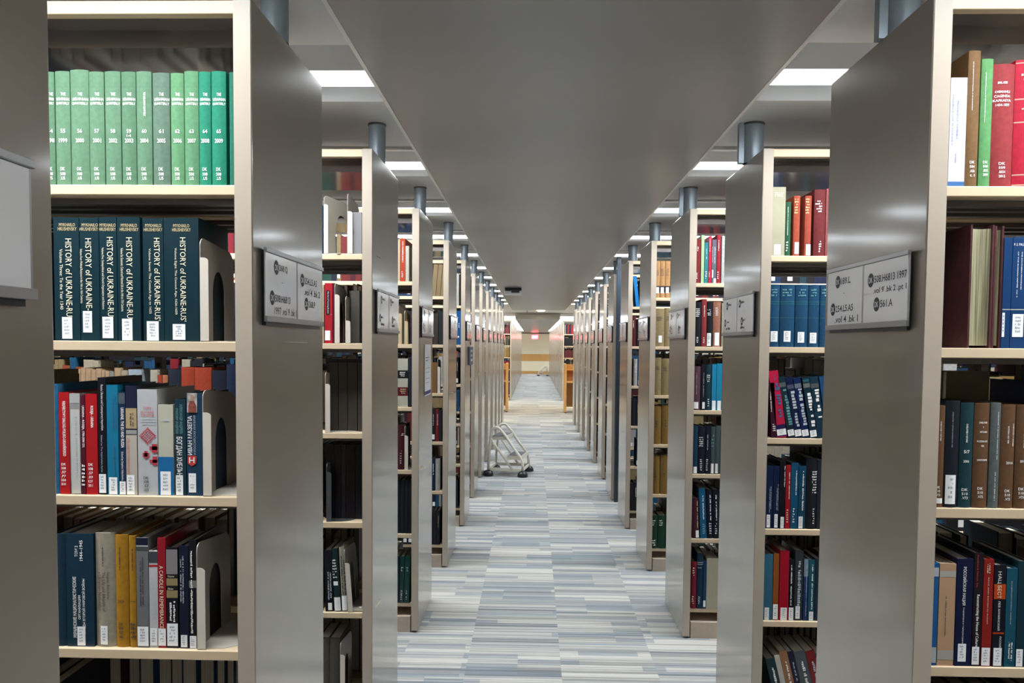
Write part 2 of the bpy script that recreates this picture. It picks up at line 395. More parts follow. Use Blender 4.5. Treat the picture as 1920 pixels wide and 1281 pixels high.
def place_case(side, n, x, y, label, length, key):
    k = (side, key)
    if k not in proto: proto[k] = make_case(side, length, key == 'near'); o = proto[k]
    else: o = copy_tree(proto[k])
    o.location = (x, y, 0); tag(o, label, 'bookcase', 'bookcases in two rows along the aisle'); CASES.append((side, n, o)); return o
LOOK = {('L', -1): 'grey metal end panel of a bookcase cut off by the left edge', ('L', 0): 'tall bookcase holding green journals and a dark blue history set',
        ('R', 0): 'tall bookcase at the right edge with brown and red books', ('R', 1): 'tall bookcase with a row of matching blue volumes, second on the right',
        ('L', 1): 'tall bookcase with arched bookends on its top shelf, third on the left', ('L', 2): 'tall bookcase with a paper notice on its end panel, fourth on the left',
        ('R', 3): 'tall bookcase full of tan and mustard volumes, fourth on the right'}
for side in 'LR':
    for n in range(-1, 12):
        lb = LOOK.get((side, n), 'tall grey metal bookcase, the %s' % case_name(side, n)) if not (side == 'R' and n < 0) else 'tall grey bookcase beside the viewer on the right, out of the picture'
        place_case(side, n, face_x(side, n), front_y(side, n), lb, 3.3, 'near')
    for k in range(16):
        sd = 'left' if side == 'L' else 'right'
        place_case(side, 100 + k, XL - .03 if side == 'L' else XR + .02, Y_REAR + k * D, 'far bookcase beyond the cross corridor, %s on the %s' % (ORD[k + 1], sd), 1.6, 'far')

# ------------------------------------------------------------------ call number signs on the end panels
CARD_TEXT = {
 ('L', 0): (((('268.Q', 0),), (('508.H6813', 0), ('1997 .vol 9 .bk 1', 1))), ((('254.L5.A5', 0), ('.vol 4 .bk 2', 1)), (('268.P', 0),))),
 ('R', 0): (((('189.L', 0),), (('254.L5.A5', 0), ('.vol 4 .bk 1', 1))), ((('508.H6813 1997', 0), ('.vol 9 .bk 2 .pt 1', 1)), (('561.A', 0),)))}
rs = random.Random(5)
def make_sign(side, n, parent, y0, z0):
    """local axes: u along the panel as read by someone facing it, v up"""
    s = 1 if side == 'L' else -1      # outward direction into the aisle
    fx = face_x(side, n) - parent.location.x
    W, Hh = .470, .158
    def P(u, v, o):                   # someone in the aisle facing the left row has +y on the right hand
        yy = u if side == 'L' else W - u
        return (fx + s * o, y0 + yy, z0 + v)
    def slab(b, u0, u1, v0, v1, o0, o1, mi=0):
        a, c = P(u0, v0, o0), P(u1, v1, o1)
        b.box(min(a[0], c[0]), max(a[0], c[0]), min(a[1], c[1]), max(a[1], c[1]), min(a[2], c[2]), max(a[2], c[2]), mi)
    b = MB(); slab(b, .012, W - .012, -.012, Hh - .012, .001, .008); bk = b.build('sign_backing', M_black, parent)
    b = MB(); slab(b, 0, W, -.004, .009, .008, .0155); slab(b, 0, W, Hh - .010, Hh, .008, .0155); slab(b, 0, W, 0, Hh, .008, .010)
    slab(b, W / 2 - .003, W / 2 + .003, .008, Hh - .01, .010, .0125)
    fr = b.build('sign_frame', M_alu, parent, bevel=.0012)
    for c in (0, 1):
        u0 = .004 + c * (W / 2 - .001); u1 = u0 + W / 2 - .010
        b = MB(); slab(b, u0, u1, .009, Hh - .011, .0101, .0115); card = b.build('card', mat('glossy_card', (.96, .965, .97), .15, coat=.6), fr)
        surf = lambda u, v: P(u, v, .0119)
        surf2 = lambda u, v: P(u, v, .0122)
        ink = MB(); wht = MB()
        flip = side == 'R'
        def disc(cu, cv, r):
            k = 24; q = MB(); q.v += [surf(cu + r * math.cos(2*math.pi*i/k), cv + r * math.sin(2*math.pi*i/k)) for i in range(k)]
            q.f.append(tuple(range(k))); q.m.append(0); q.build('round_mark', M_ink, fr)
        cells = CARD_TEXT.get((side, n))
        cell = cells[c] if cells else ((('?', 0),), (('?', 0), ('?', 1)))
        for half in (0, 1):
            cv = z_ = (.120 if half == 0 else .050) - (.012 if len(cell[half]) > 1 and half == 0 else 0)
            cu = u0 + (.04 if half == 0 or c == 0 else .045) + (.03 if (half == 0 and c == 0) or (half == 1 and c == 1) else 0)
            disc(cu, cv, .0165)
            add_text(wht, 'DK', cu - .0105, cu + .0105, cv - .0065, cv + .0065, 0, surf2, True)
            for body, line in cell[half]:
                a0 = cu + .020 if not line else u0 + .055
                v1 = cv + .009 - line * .028; v0 = v1 - .017
                wd = min(len(body) * .0125, u1 - a0 - .003)
                if body == '?': add_marks(ink, a0, a0 + (.045 if not line else .07), v0, v1, 0, surf, rs)
                else: add_text(ink, body, a0, a0 + wd, v0, v1, 0, surf, True)
        add_marks(ink, (u0 + u1) / 2 - .004, (u0 + u1) / 2 + .004, .086, .090, 0, surf, rs)
        ink.build('lettering', M_ink, fr); wht.build('mark_letters', M_white, fr)
for side, n, o in CASES:
    if n < 100:
        zz = 1.6025
        y0 = .045
        if side == 'L' and n == -1: y0 = at(68, 400, X=XL + .015)[1] - .470 - front_y('L', -1)
        make_sign(side, n, o, y0, zz)

# round columns between shelf tops and ceiling
for side in 'LR':
    for n in range(0, 12):
        x = -.628 if side == 'L' else .852; y = front_y(side, n) + .25; r = .033 if side == 'L' else .040
        if side == 'L': x += JIT.get((side, n), 0)
        y = max(y, front_y(side, n) + .1)
        o = empty('steel_column', (x, y, HT), 'round grey blue column above the %s' % case_name(side, n), 'column', 'columns rising from the bookcase tops')
        b = MB(); b.lathe([(r, 0), (r, BZ - HT)], 28); b.build('shaft', M_pipe, o, smooth=True)
        b = MB(); b.lathe([(r + .001, BZ - HT - .008), (r + .003, BZ - HT - .006), (r + .003, BZ - HT)], 28); b.build('collar', M_upr, o)
        if side == 'R' and n in (0, 1, 2): 
            b = MB(); b.box(-r - .018, -r + .002, -.014, .014, 0, BZ - HT); b.build('conduit', M_pipe, o)
x0 = at(1152, 900, Y=8.0)[0]; x1 = at(1161.5, 900, Y=8.0)[0]
o = bx('square_column', x0 - .01, x1 - .02, 7.92, 7.985, 0, RZ, M_dcol, bevel=.004)
tag(o, 'dark navy square column from floor to ceiling before the sixth bookcase on the right', 'column')

# ------------------------------------------------------------------ books
NB = [0]
def spine_y(x, w, bulge): return -bulge * (1 - (2 * x / w) ** 2) if bulge else 0.
def cover_mb(w, h, d, bulge, t=.0028):
    b = MB(); hw = w / 2; k = 10 if bulge else 1; t = min(t, w * .12)
    out = [(-hw + w * i / k, bulge + spine_y(-hw + w * i / k, w, bulge)) for i in range(k + 1)]
    inn = [(hw - t, bulge + .004), (-hw + t, bulge + .004)]
    pts = out + [(hw, d), (hw - t, d)] + inn + [(-hw + t, d), (-hw, d)]
    b.prism(pts, 0, h); return b
def patch(mb, x0, x1, z0, z1, w, bulge, off, k=6, mi=0, flip=0):
    """a thin sheet lying on the spine"""
    n = len(mb.v)
    for i in range(k + 1):
        x = x0 + (x1 - x0) * i / k; y = bulge + spine_y(x, w, bulge) - off
        mb.v += [(x, y, z0), (x, y, z1)]
    for i in range(k): mb.f.append((n + 2*i, n + 2*i + 2, n + 2*i + 3, n + 2*i + 1)); mb.m.append(mi)
INKS = {'w': (.86, .86, .84), 'g': (.62, .50, .26), 'k': (.04, .04, .05), 'b': (.10, .13, .45), 'r': (.55, .05, .06), 't': (.12, .30, .32), 'd': (.08, .12, .18), 'c': (.80, .74, .55), 'm': (.45, .50, .56), 'n': (.03, .12, .25)}
def ink(c): return mat('lettering_' + c, INKS[c], .5)
def rgb(c): return c if isinstance(c, tuple) else {'white': (.82, .83, .82), 'black': (.012, .014, .022), 'navy': (.010, .025, .075)}[c]
def book(side, n, Yf, X0, X1, z0, h, d, col, desc, where, group, finish='c', bulge=None, lean=0, bands=(), labels=(), texts=(), marks=(), rngs=7, pg=True):
    """X0..X1 in the world on the shelf; bands, labels and lettering are given in local x, z"""
    w = max(X1 - X0, .006); bulge = (min(w * .13, .006) if finish == 'c' else 0) if bulge is None else bulge
    th = math.radians(lean)
    root = empty('book', ((X0 + X1) / 2, Yf, z0 + w / 2 * abs(math.sin(th)) + .0004), (desc + ', ' + where) if where else desc, 'book', group)
    root.rotation_euler = (0, th, 0); NB[0] += 1
    m = cloth(rgb(col)) if finish == 'c' else gloss(rgb(col))
    cover_mb(w, h, d, bulge).build('cover', m, root)
    t = min(.0028, w * .12)
    if pg:
        b = MB(); b.box(-w/2 + t, w/2 - t, bulge + .004, d - .004, .003, h - .0035); b.build('pages', M_pages, root)
    byc = {}
    for (a, z0_, c, z1_, bc) in bands: byc.setdefault(bc, MB()); patch(byc[bc], max(a, -w/2), min(c, w/2), z0_, z1_, w, bulge, .0003)
    for bc, b in byc.items(): b.build('spine_band', gloss(rgb(bc)), root)
    lab = None
    for (a, z0_, c, z1_, *rest) in labels:
        b = MB(); patch(b, a, c, z0_, z1_, w, bulge, .0007); lab = b.build('call_number_label', M_label if not rest else gloss(rgb(rest[0])), root)
        if not rest and NB[0] < 140:
            b = MB(); rr = random.Random(NB[0]); add_marks(b, a + (c-a)*.2, a + (c-a)*.75, z0_ + (z1_-z0_)*.15, z1_ - (z1_-z0_)*.1, 0, lambda x, z: (x, bulge + spine_y(x, w, bulge) - .001, z), rr, 5)
            b.build('label_print', mat('faint_print', (.35, .38, .42), .6), lab)
    byc = {}
    for (body, a, z0_, c, z1_, rot, cc, *rest) in texts:
        kd = 'call_number_lettering' if re.match(r"^(DK|5\d\d|\.\S{1,4}|K37|t\.1|H65)$", body) else 'volume_lettering' if re.match(r'^[\d/-]+$', body) else 'title_lettering'
        if rot == 90 and re.match(r'^\D+ \d$|^\d+–', body): kd = 'volume_lettering'
        cc = (kd, cc); byc.setdefault(cc, MB()); add_text(byc[cc], body, a, c, z0_, z1_, rot, lambda x, z: (x, bulge + spine_y(x, w, bulge) - .0011, z), bool(rest))
    for (a, z0_, c, z1_, rot, cc, rows) in marks:
        cc = ('spine_lettering' if rot else 'stamped_lettering', cc); byc.setdefault(cc, MB()); add_marks(byc[cc], a, c, z0_, z1_, rot, lambda x, z: (x, bulge + spine_y(x, w, bulge) - .0011, z), random.Random(NB[0] * 3 + 1), rows)
    for cc, b in byc.items():
        if b.f: b.build(cc[0], ink(cc[1]), root)
    return root

USED = {}     # (side, n, level) -> far end of what stands there as individual things
def shelf_of_books(side, n, lv, org, sc, base, rows, inset=.018, group=None, dmin=.15):
    """rows: dicts in the pixels of an enlarged crop (origin org, scale sc); turned into sizes on the shelf by at()"""
    Yf = front_y(side, n) + inset; z = LEVELS[lv]; where = '%s shelf, %s' % (LNAMES[lv], case_name(side, n))
    group = group or 'books on the %s shelf of the %s' % (LNAMES[lv], case_name(side, n))
    def W(u, v, Y=Yf): p = at(org[0] + u / sc, org[1] + v / sc, Y=Y); return p[0], p[2]
    ext = []
    for i, r in enumerate(rows):
        Yb = Yf + r.get('back', 0)
        a, b = r['x']; xa, zb = W(a, base, Yb); xb, _ = W(b, base, Yb)
        zoff = z - zb                                     # shelf heights are regular; crops are matched to them
        tl = r.get('tl'); th = 0
        if tl is not None:
            xt, zt = W(tl, r['top'], Yb); th = math.degrees(math.atan2(xt - xa, zt - zb))
            h = math.hypot(xt - xa, zt - zb); wd = (xb - xa) * math.cos(math.radians(th)); xb = xa + wd
            # vertical things already look tilted by the lens: at() undoes that
        else:
            h = W(a, r['top'], Yb)[1] - zb; lim_ = face_x(side, n) + (TH + .0008) * (-1 if side == 'L' else 1)
            if side == 'L': xb = min(xb, lim_)
            else: xa = max(xa, lim_)
        h = max(.1, min(h, .298)); xc = (xa + xb) / 2; ct, st = math.cos(math.radians(th)), math.sin(math.radians(th))
        def loc(u, v):
            X, Z = W(u, v, Yb); dx, dz = X - xc, Z - zb
            return (dx * ct - dz * st, dx * st + dz * ct)
        def rect(q):
            p0, p1 = loc(q[0], q[3]), loc(q[2], q[1]); return (min(p0[0], p1[0]), min(p0[1], p1[1]), max(p0[0], p1[0]), max(p0[1], p1[1]))
        bands = []
        for (y0, y1, c) in r.get('bands', ()): 
            q = rect((a, y0, b, y1)); bands.append((-1, max(.0005, min(q[1], h)), 1, min(q[3], h - .0005), c))
        def fitx(q):
            wd = xb - xa; 
            x0, x1 = q[0], q[2]; lim = wd / 2 - .0008
            if x1 > lim: x0 -= x1 - lim; x1 = lim
            if x0 < -lim: x0 = -lim
            return (x0, max(.001, q[1]), max(x0 + .002, min(x1, lim)), min(q[3], h - .002))
        labels = [fitx(rect(q[:4])) + tuple(q[4:]) for q in r.get('lab', ())]
        texts = []
        for q in r.get('txt', ()):
            k = fitx(rect(q[1:5])); texts.append((q[0], *k, *q[5:]))
        marks = []
        for q in r.get('mk', ()):
            k = fitx(rect(q[:4])); marks.append((*k, *q[4:]))
        d = r.get('d', random.Random(i + lv * 10).uniform(dmin, .185))
        wh = where if len(r['n'].split()) <= 9 else '%s shelf, %s' % (LNAMES[lv], case_name(side, n).replace(' on the', ''))
        book(side, n, Yb, xa + .0003, xb - .0003, z, h, d, r['c'], r['n'], wh, group, r.get('f', 'c'), None, th, bands, labels, texts, marks)
        ext += [xa, xb, xa + h * math.tan(math.radians(th)), xb + h * math.tan(math.radians(th))]
    k = (side, n, lv); e = (min(ext) if side == 'L' else max(ext)) if ext else None
    if e is not None: USED[k] = min(USED.get(k, 9), e) if side == 'L' else max(USED.get(k, -9), e)
    return W

# steel bookends
def stitch(bk, w, h, W_, pts, name, m, bulge=0):
    """small raised shapes on a spine, pts in the same local x, z metres"""
    b = MB()
    for loop in pts:
        n0 = len(b.v); b.v += [(x, bulge - .0012, z) for x, z in loop]; b.f.append(tuple(range(n0, n0 + len(loop)))); b.m.append(0)
    return b.build(name, m, bk)
def bookend(x, y, z, label, h=.225, fh=.175, d=.19, lean=0, mirror=1, col=None, rz=0):
    """a plate with an arched opening, a narrow flange facing the aisle and a tongue lying on the shelf"""
    m = col or M_bookend; mp_ = col or mat('bookend_plate_paint', (.36, .325, .275), .32)
    o = empty('bookend', (x, y, z), label, 'bookend', 'steel bookends on the shelves'); o.rotation_euler = (0, math.radians(lean), math.radians(rz))
    # plate with a hole: outline walked round, cut open at the bottom by the arch
    r = .035; out = [(0, 0), (0, h - r * .5)] + [(r * .5 * (1 - math.cos(a)), h - r * .5 + r * .5 * math.sin(a)) for a in [math.pi / 2 * i / 5 for i in range(1, 6)]]
    out += [(d - r + r * math.sin(a), h - .012 - r + r * math.cos(a)) for a in [math.pi / 2 * i / 6 for i in range(0, 7)]] + [(d, 0)]
    a0, a1, ah = d * .34, d * .70, h * .62; hr = (a1 - a0) / 2
    hole = [(a1, .0)] + [((a0 + a1) / 2 + hr * math.cos(a), ah - hr * .9 + hr * 1.5 * math.sin(a)) for a in [math.pi * i / 10 for i in range(11)]] + [(a0, .0)]
    b = MB(); b.prism(out + hole, -.0009, .0009, to=lambda p, q, c: (c, p, q)); b.build('plate', mp_, o)
    b = MB(); s = .018 * mirror
    pts = [(0, .002), (s, .002), (s, fh - .006), (s * .8, fh - .002), (s * .5, fh), (0, fh)]
    b.prism(pts if mirror > 0 else pts[::-1], -.0009, .0009, to=lambda p, q, c: (p, c, q)); b.build('front_flange', m, o)
    b = MB(); L = .10 * mirror
    pts = [(0, .01), (L * .55, .01), (L * .85, .03), (L, .06), (L, d - .06), (L * .85, d - .03), (L * .55, d - .01), (0, d - .01)]
    b.prism(pts if mirror > 0 else pts[::-1], .0003, .0018); b.build('base_tongue', m, o)
    return o
def bookend_at(side, n, lv, org, sc, base, u, top=None, ftop=None, label='', inset=.012, **k):
    Yf = front_y(side, n) + inset; x, zb = at(org[0] + u / sc, org[1] + base / sc, Y=Yf)[::2]
    h = at(org[0] + u / sc, org[1] + top / sc, Y=Yf)[2] - zb if top else .225
    fh = at(org[0] + u / sc, org[1] + ftop / sc, Y=Yf)[2] - zb if ftop else h * .8
    e = USED.get((side, n, lv)); 
    return bookend(x, Yf, LEVELS[lv], label, h=min(h, .3), fh=fh, **k)

G1, G2, G3, G4 = (.17, .34, .20), (.14, .30, .17), (.02, .34, .20), (.16, .27, .19)
def journal(x, top, col, num, yr, desc, rot=0, extra=None):
    a, b = x; c = (a + b) / 2; w = b - a
    t = [(num, c - 20, 615, c + 20, 650, 0, 'w', 1), (yr, c - 36, 698, c + 36, 736, 0, 'w', 1), ('DK', c - 22, 955, c + 18, 985, 0, 'w', 1), ('508', c - 22, 1000, c + 22, 1028, 0, 'w', 1), ('.U5', c - 20, 1038, c + 20, 1066, 0, 'w', 1)]
    if rot: t.append(('THE UKRAINIAN QUARTERLY', c - 8, 285, c + 10, 500, -90, 'w', 1))
    else: t += [('THE', c - 18, 290, c + 20, 318, 0, 'w', 1), ('UKRAINIAN', c - w*.42, 335, c + w*.42, 362, 0, 'w', 1), ('QUARTERLY', c - w*.42, 375, c + w*.44, 402, 0, 'w', 1)]
    if extra: t.append((extra, c - 18, 662, c + 18, 684, 0, 'w', 1))
    return dict(x=x, top=top, c=col, n=desc, txt=t, f='c')
A = ((85, 110), 4.745, 1118)
shelf_of_books('L', 0, 0, *A, [
 journal((2, 88), 105, G2, '54', '1998', 'sage green journal volume cut off by the dark panel'),
 journal((92, 222), 98, G1, '55', '1999', 'sage green journal volume stamped 55 1999'),
 journal((225, 388), 85, G1, '56', '2000', 'widest green journal volume stamped 56 2000'),
 journal((392, 525), 102, G1, '57', '2001', 'green journal volume stamped 57 2001'),
 journal((532, 672), 98, G1, '58', '2002', 'green journal volume stamped 58 2002'),
 journal((680, 808), 102, G2, '59', '2003', 'green journal volume stamped 59 2003', extra='1-4'),
 journal((812, 948), 98, G1, '60', '2004', 'green journal stamped 60 2004 with downward title', rot=1),
 journal((955, 1108), 110, G4, '61', '2005', 'greyish green journal volume stamped 61 2005'),
 journal((1117, 1234), 112, (.17, .42, .20), '62', '2006', 'green journal volume stamped 62 2006'),
 journal((1238, 1364), 95, (.16, .40, .20), '63', '2007', 'green journal volume stamped 63 2007'),
 journal((1368, 1474), 100, G3, '64', '2008', 'emerald green journal volume stamped 64 2008'),
 journal((1478, 1608), 95, G3, '65', '2009', 'emerald green journal volume stamped 65 2009'),
 dict(x=(1640, 1690), top=105, c=(.02, .22, .14), n='dark green volume squeezed against the post')], group='green bound journals on the top shelf of the second bookcase on the left')
B = ((90, 380), 4.575, 1185)
TEAL = (.010, .042, .058)
def hist(x, top, lab, vol, desc, hx, tb=300, te=1000, txt='HISTORY of UKRAINE-RUS\''):
    a, b = x; c = (a + b) / 2
    return dict(x=x, top=top, c=TEAL, f='g', n=desc, d=.165, lab=[lab], txt=[('MYKHAILO', c - 75, 180, c + 62, 207, 0, 'g'), ('HRUSHEVSKY', c - 85, 215, c + 75, 243, 0, 'g'), (txt, hx, tb, hx + 42, te, -90, 'c'), (vol, hx - 52, tb + 90, hx - 34, te - 60, -90, 'c')])
shelf_of_books('L', 0, 1, *B, [
 hist((62, 280), 130, (124, 985, 208, 1170), 'Volume Three: To the Year 1340', 'dark teal history volume three, leftmost of its set', 160, 312, 980, 'HISTORY of UKRAINE-RU'),
 hist((285, 448), 130, (303, 932, 378, 1115), 'Volume Four: Political Relations in the 14th to 16th Centuries', 'dark teal history volume with high set white label', 330, 308, 925, 'HISTORY of UKRAINE-'),
 hist((452, 600), 125, (470, 980, 560, 1162), 'Volume Five: Sociopolitical and Church Organization and Relations', 'dark teal history volume third in its set', 515, 296, 975, 'HISTORY of UKRAINE-RU'),
 hist((604, 800), 122, (638, 996, 724, 1180), 'Volume Six: Economic, Cultural and National Life in the 14th to 17th Centuries', 'dark teal history volume fourth in its set', 680, 298, 992, 'HISTORY of UKRAINE-RU'),
 hist((822, 998), 130, (850, 1015, 950, 1180), 'Volume Seven: The Cossack Age to 1625', 'dark teal history volume seven with creased top', 918, 300, 1010),
 hist((1001, 1300), 125, (1072, 1038, 1178, 1172), 'Volume Eight: The Cossack Age, 1626-1650', 'thickest dark teal history volume, beside the bookend', 1140, 295, 1015)])
bookend_at('L', 0, 1, *B, 1310, top=290, ftop=462, label='beige bookend with arched opening right of the history set')
bookend(XL - .070, front_y('L', 0) + .17, LEVELS[1], 'second beige bookend behind the first, right of the history set', h=.2, fh=.16)
C = ((95, 650), 4.27, 1198)
RED = (.62, .018, .025)
def call(c, y0, y1, rows, col='w', w=18):
    k = (y1 - y0) / len(rows); return [(t, c - w, y0 + i * k, c + w, y0 + i * k + k * .62, 0, col, 1) for i, t in enumerate(rows)]
shelf_of_books('L', 0, 2, *C, [
 dict(x=(10, 72), top=318, c=(.03, .20, .42), n='blue book half hidden by the dark panel'),
 dict(x=(76, 158), top=385, c=RED, f='g', n='red book with white downward lettering, leftmost red', txt=[('PERSPEKTYWY DIALOGU POLSKO-UKRAIŃSKIEGO', 102, 455, 126, 895, -90, 'w', 1)] + call(106, 950, 1140, ['DK', '508', '.57', '.P7', '558', '2010'])),
 dict(x=(162, 246), top=392, c=(.42, .41, .40), f='g', n='grey photo jacket book with a tall white strip', bands=[(392, 470, (.62, .62, .60)), (1090, 1190, (.25, .2, .2))], lab=[(173, 520, 233, 1192, (.76, .76, .72))], mk=[(190, 560, 212, 1060, -90, 'm', 1)]),
 dict(x=(250, 284), top=408, c=(.13, .015, .035), f='g', n='thin dark maroon book', txt=[('UKRAINA - ROSSIJA, 1700-2000 GG.', 262, 490, 280, 825, -90, 'w', 1)], mk=[(254, 960, 280, 1140, 0, 'w', 6)]),
 dict(x=(288, 382), top=395, c=RED, f='g', n='red book right of the thin maroon one', txt=[('ROSSIJA - UKRAINA', 316, 490, 342, 665, -90, 'w', 1)] + call(322, 950, 1150, ['DK', '508', '.57', '.R9', 'K37', '2011'])),
 dict(x=(388, 453), top=262, c='black', f='g', n='tall black book with white downward title', lab=[(390, 1035, 444, 1185)], txt=[('Russia, Ukraine and Contemporary Imperialism', 402, 320, 420, 685, -90, 'w'), ('Edited by The Imperialism Series', 404, 725, 416, 1020, -90, 'm')]),
 dict(x=(457, 549), top=320, c=(.015, .27, .47), f='g', n='bright teal blue book', lab=[(470, 1060, 534, 1196)], mk=[(488, 380, 522, 700, -90, 'n', 2), (492, 800, 516, 1040, -90, 'n', 1)]),
 dict(x=(552, 606), top=378, c=(.015, .05, .12), f='g', n='thin navy book with white capitals', lab=[(553, 1092, 605, 1200)], txt=[('UKRAINE, THE EU AND RUSSIA', 562, 500, 586, 822, -90, 'w', 1), ('Edited by Stephen Velychenko', 566, 855, 584, 1085, -90, 'w')], bands=[(385, 470, (.12, .16, .2))]),
 dict(x=(609, 698), top=325, c=(.02, .03, .07), f='g', n='navy and cream banded book', bands=[(505, 668, (.66, .50, .28)), (720, 1199, (.72, .66, .55)), (680, 712, (.5, .5, .48))], lab=[(612, 1040, 672, 1198)], txt=[('РОССИЙСКО-УКРАИНСКИЕ', 616, 745, 636, 1035, -90, 'r')], mk=[(630, 530, 665, 650, -90, 'k', 2)]),
 dict(x=(702, 862), top=352, c=(.72, .74, .76), f='g', n='thick white book with red cross stitch pattern', d=.19, txt=[('ОЧЕРКИ', 740, 492, 805, 510, 0, 'r'), ('ИСТОРИИ', 722, 525, 825, 543, 0, 'r'), ('УКРАИНЫ', 722, 550, 828, 570, 0, 'r')] + call(766, 1050, 1180, ['DK', '508', '.57', '.O25'], 'k', 20), mk=[(715, 580, 840, 640, 0, 'm', 3)]),
 dict(x=(866, 988), top=472, c=(.74, .74, .60), f='g', n='cream book with a blue lower third', bands=[(892, 1199, (.02, .22, .55))], lab=[(882, 1008, 962, 1195)], mk=[(890, 590, 955, 612, 0, 'm', 1)]),
 dict(x=(1001, 1088), top=428, c=(.015, .06, .085), f='g', n='dark green blue book lettered in white and teal', lab=[(1005, 1035, 1060, 1196)], txt=[('БОГДАН ХМЕЛЬН', 1004, 728, 1054, 1040, -90, 'w', 1), ('МАКСИМ АНДРЕЕВ', 1000, 500, 1022, 702, -90, 't', 1), ('АЛЕКСАНДР АНДРЕЕВ', 1032, 468, 1056, 702, -90, 't', 1)]),
 dict(x=(1093, 1218), top=375, c=(.02, .07, .14), f='g', n='blue book with a small portrait and red shield', lab=[(1107, 1020, 1164, 1172)], txt=[('ИВАН МАЗЕПА', 1100, 560, 1132, 872, 90, 'w', 1), ('И РОССИЙСКАЯ ИМПЕРИЯ', 1142, 555, 1160, 868, 90, 'm')])])
bookend_at('L', 0, 2, *C, 1224, top=348, ftop=525, label='beige bookend right of the blue portrait book')
tn, od = (.62, .42, .25), (.50, .07, .03)
seq = [((175, 212), 215, tn), ((214, 245), 180, tn), ((247, 283), 172, tn), ((285, 328), 176, tn), ((330, 366), 186, tn), ((368, 412), 178, tn), ((414, 440), 188, tn), ((442, 474), 196, tn), ((476, 512), 200, (.35, .33, .3)), ((514, 566), 172, tn), ((568, 620), 192, (.5, .42, .3)), ((622, 728), 184, (.50, .60, .68)), ((800, 858), 188, (.62, .56, .45)), ((860, 898), 230, od), ((900, 938), 230, (.6, .22, .1)), ((940, 1042), 182, (.02, .03, .05)), ((1045, 1150), 166, od), ((1152, 1286), 168, od), ((1290, 1406), 192, (.015, .02, .04)), ((1408, 1482), 146, (.015, .03, .08))]
ds = ['tan worn volume', 'cracked tan volume', 'pale tan volume', 'tan volume with a torn head', 'tan volume with curled paper', 'creamy tan volume', 'narrow tan volume', 'tan and grey volume', 'grey volume', 'tan volume with a ragged top', 'dull tan volume', 'pale blue volume', 'cream volume', 'small orange red volume', 'small orange volume', 'black volume', 'left orange red volume of two', 'right orange red volume of two', 'black volume with faint gilt', 'navy volume']
for (q, tp, c), de in zip(seq, ds):
    a_ = at(95 + q[0] / 4.27, 805, Y=front_y('L', 1) + .018)[0]; b_ = at(95 + q[1] / 4.27, 805, Y=front_y('L', 1) + .018)[0]; h_ = at(95 + q[0] / 4.27, 650 + tp / 4.27, Y=front_y('L', 1) + .018)[2] - LEVELS[2]
    book('L', 1, front_y('L', 1) + .018, a_, b_ - .0005, LEVELS[2], min(.297, h_), .17, c, de, 'seen through the gap above the third shelf books', 'books of the next bookcase seen through the gap')
USED[('L', 1, 2)] = at(95 + 175 / 4.27, 805, Y=front_y('L', 1) + .018)[0]
Dd = ((100, 940), 3.757, 1038)
MUS = (.60, .30, .02)
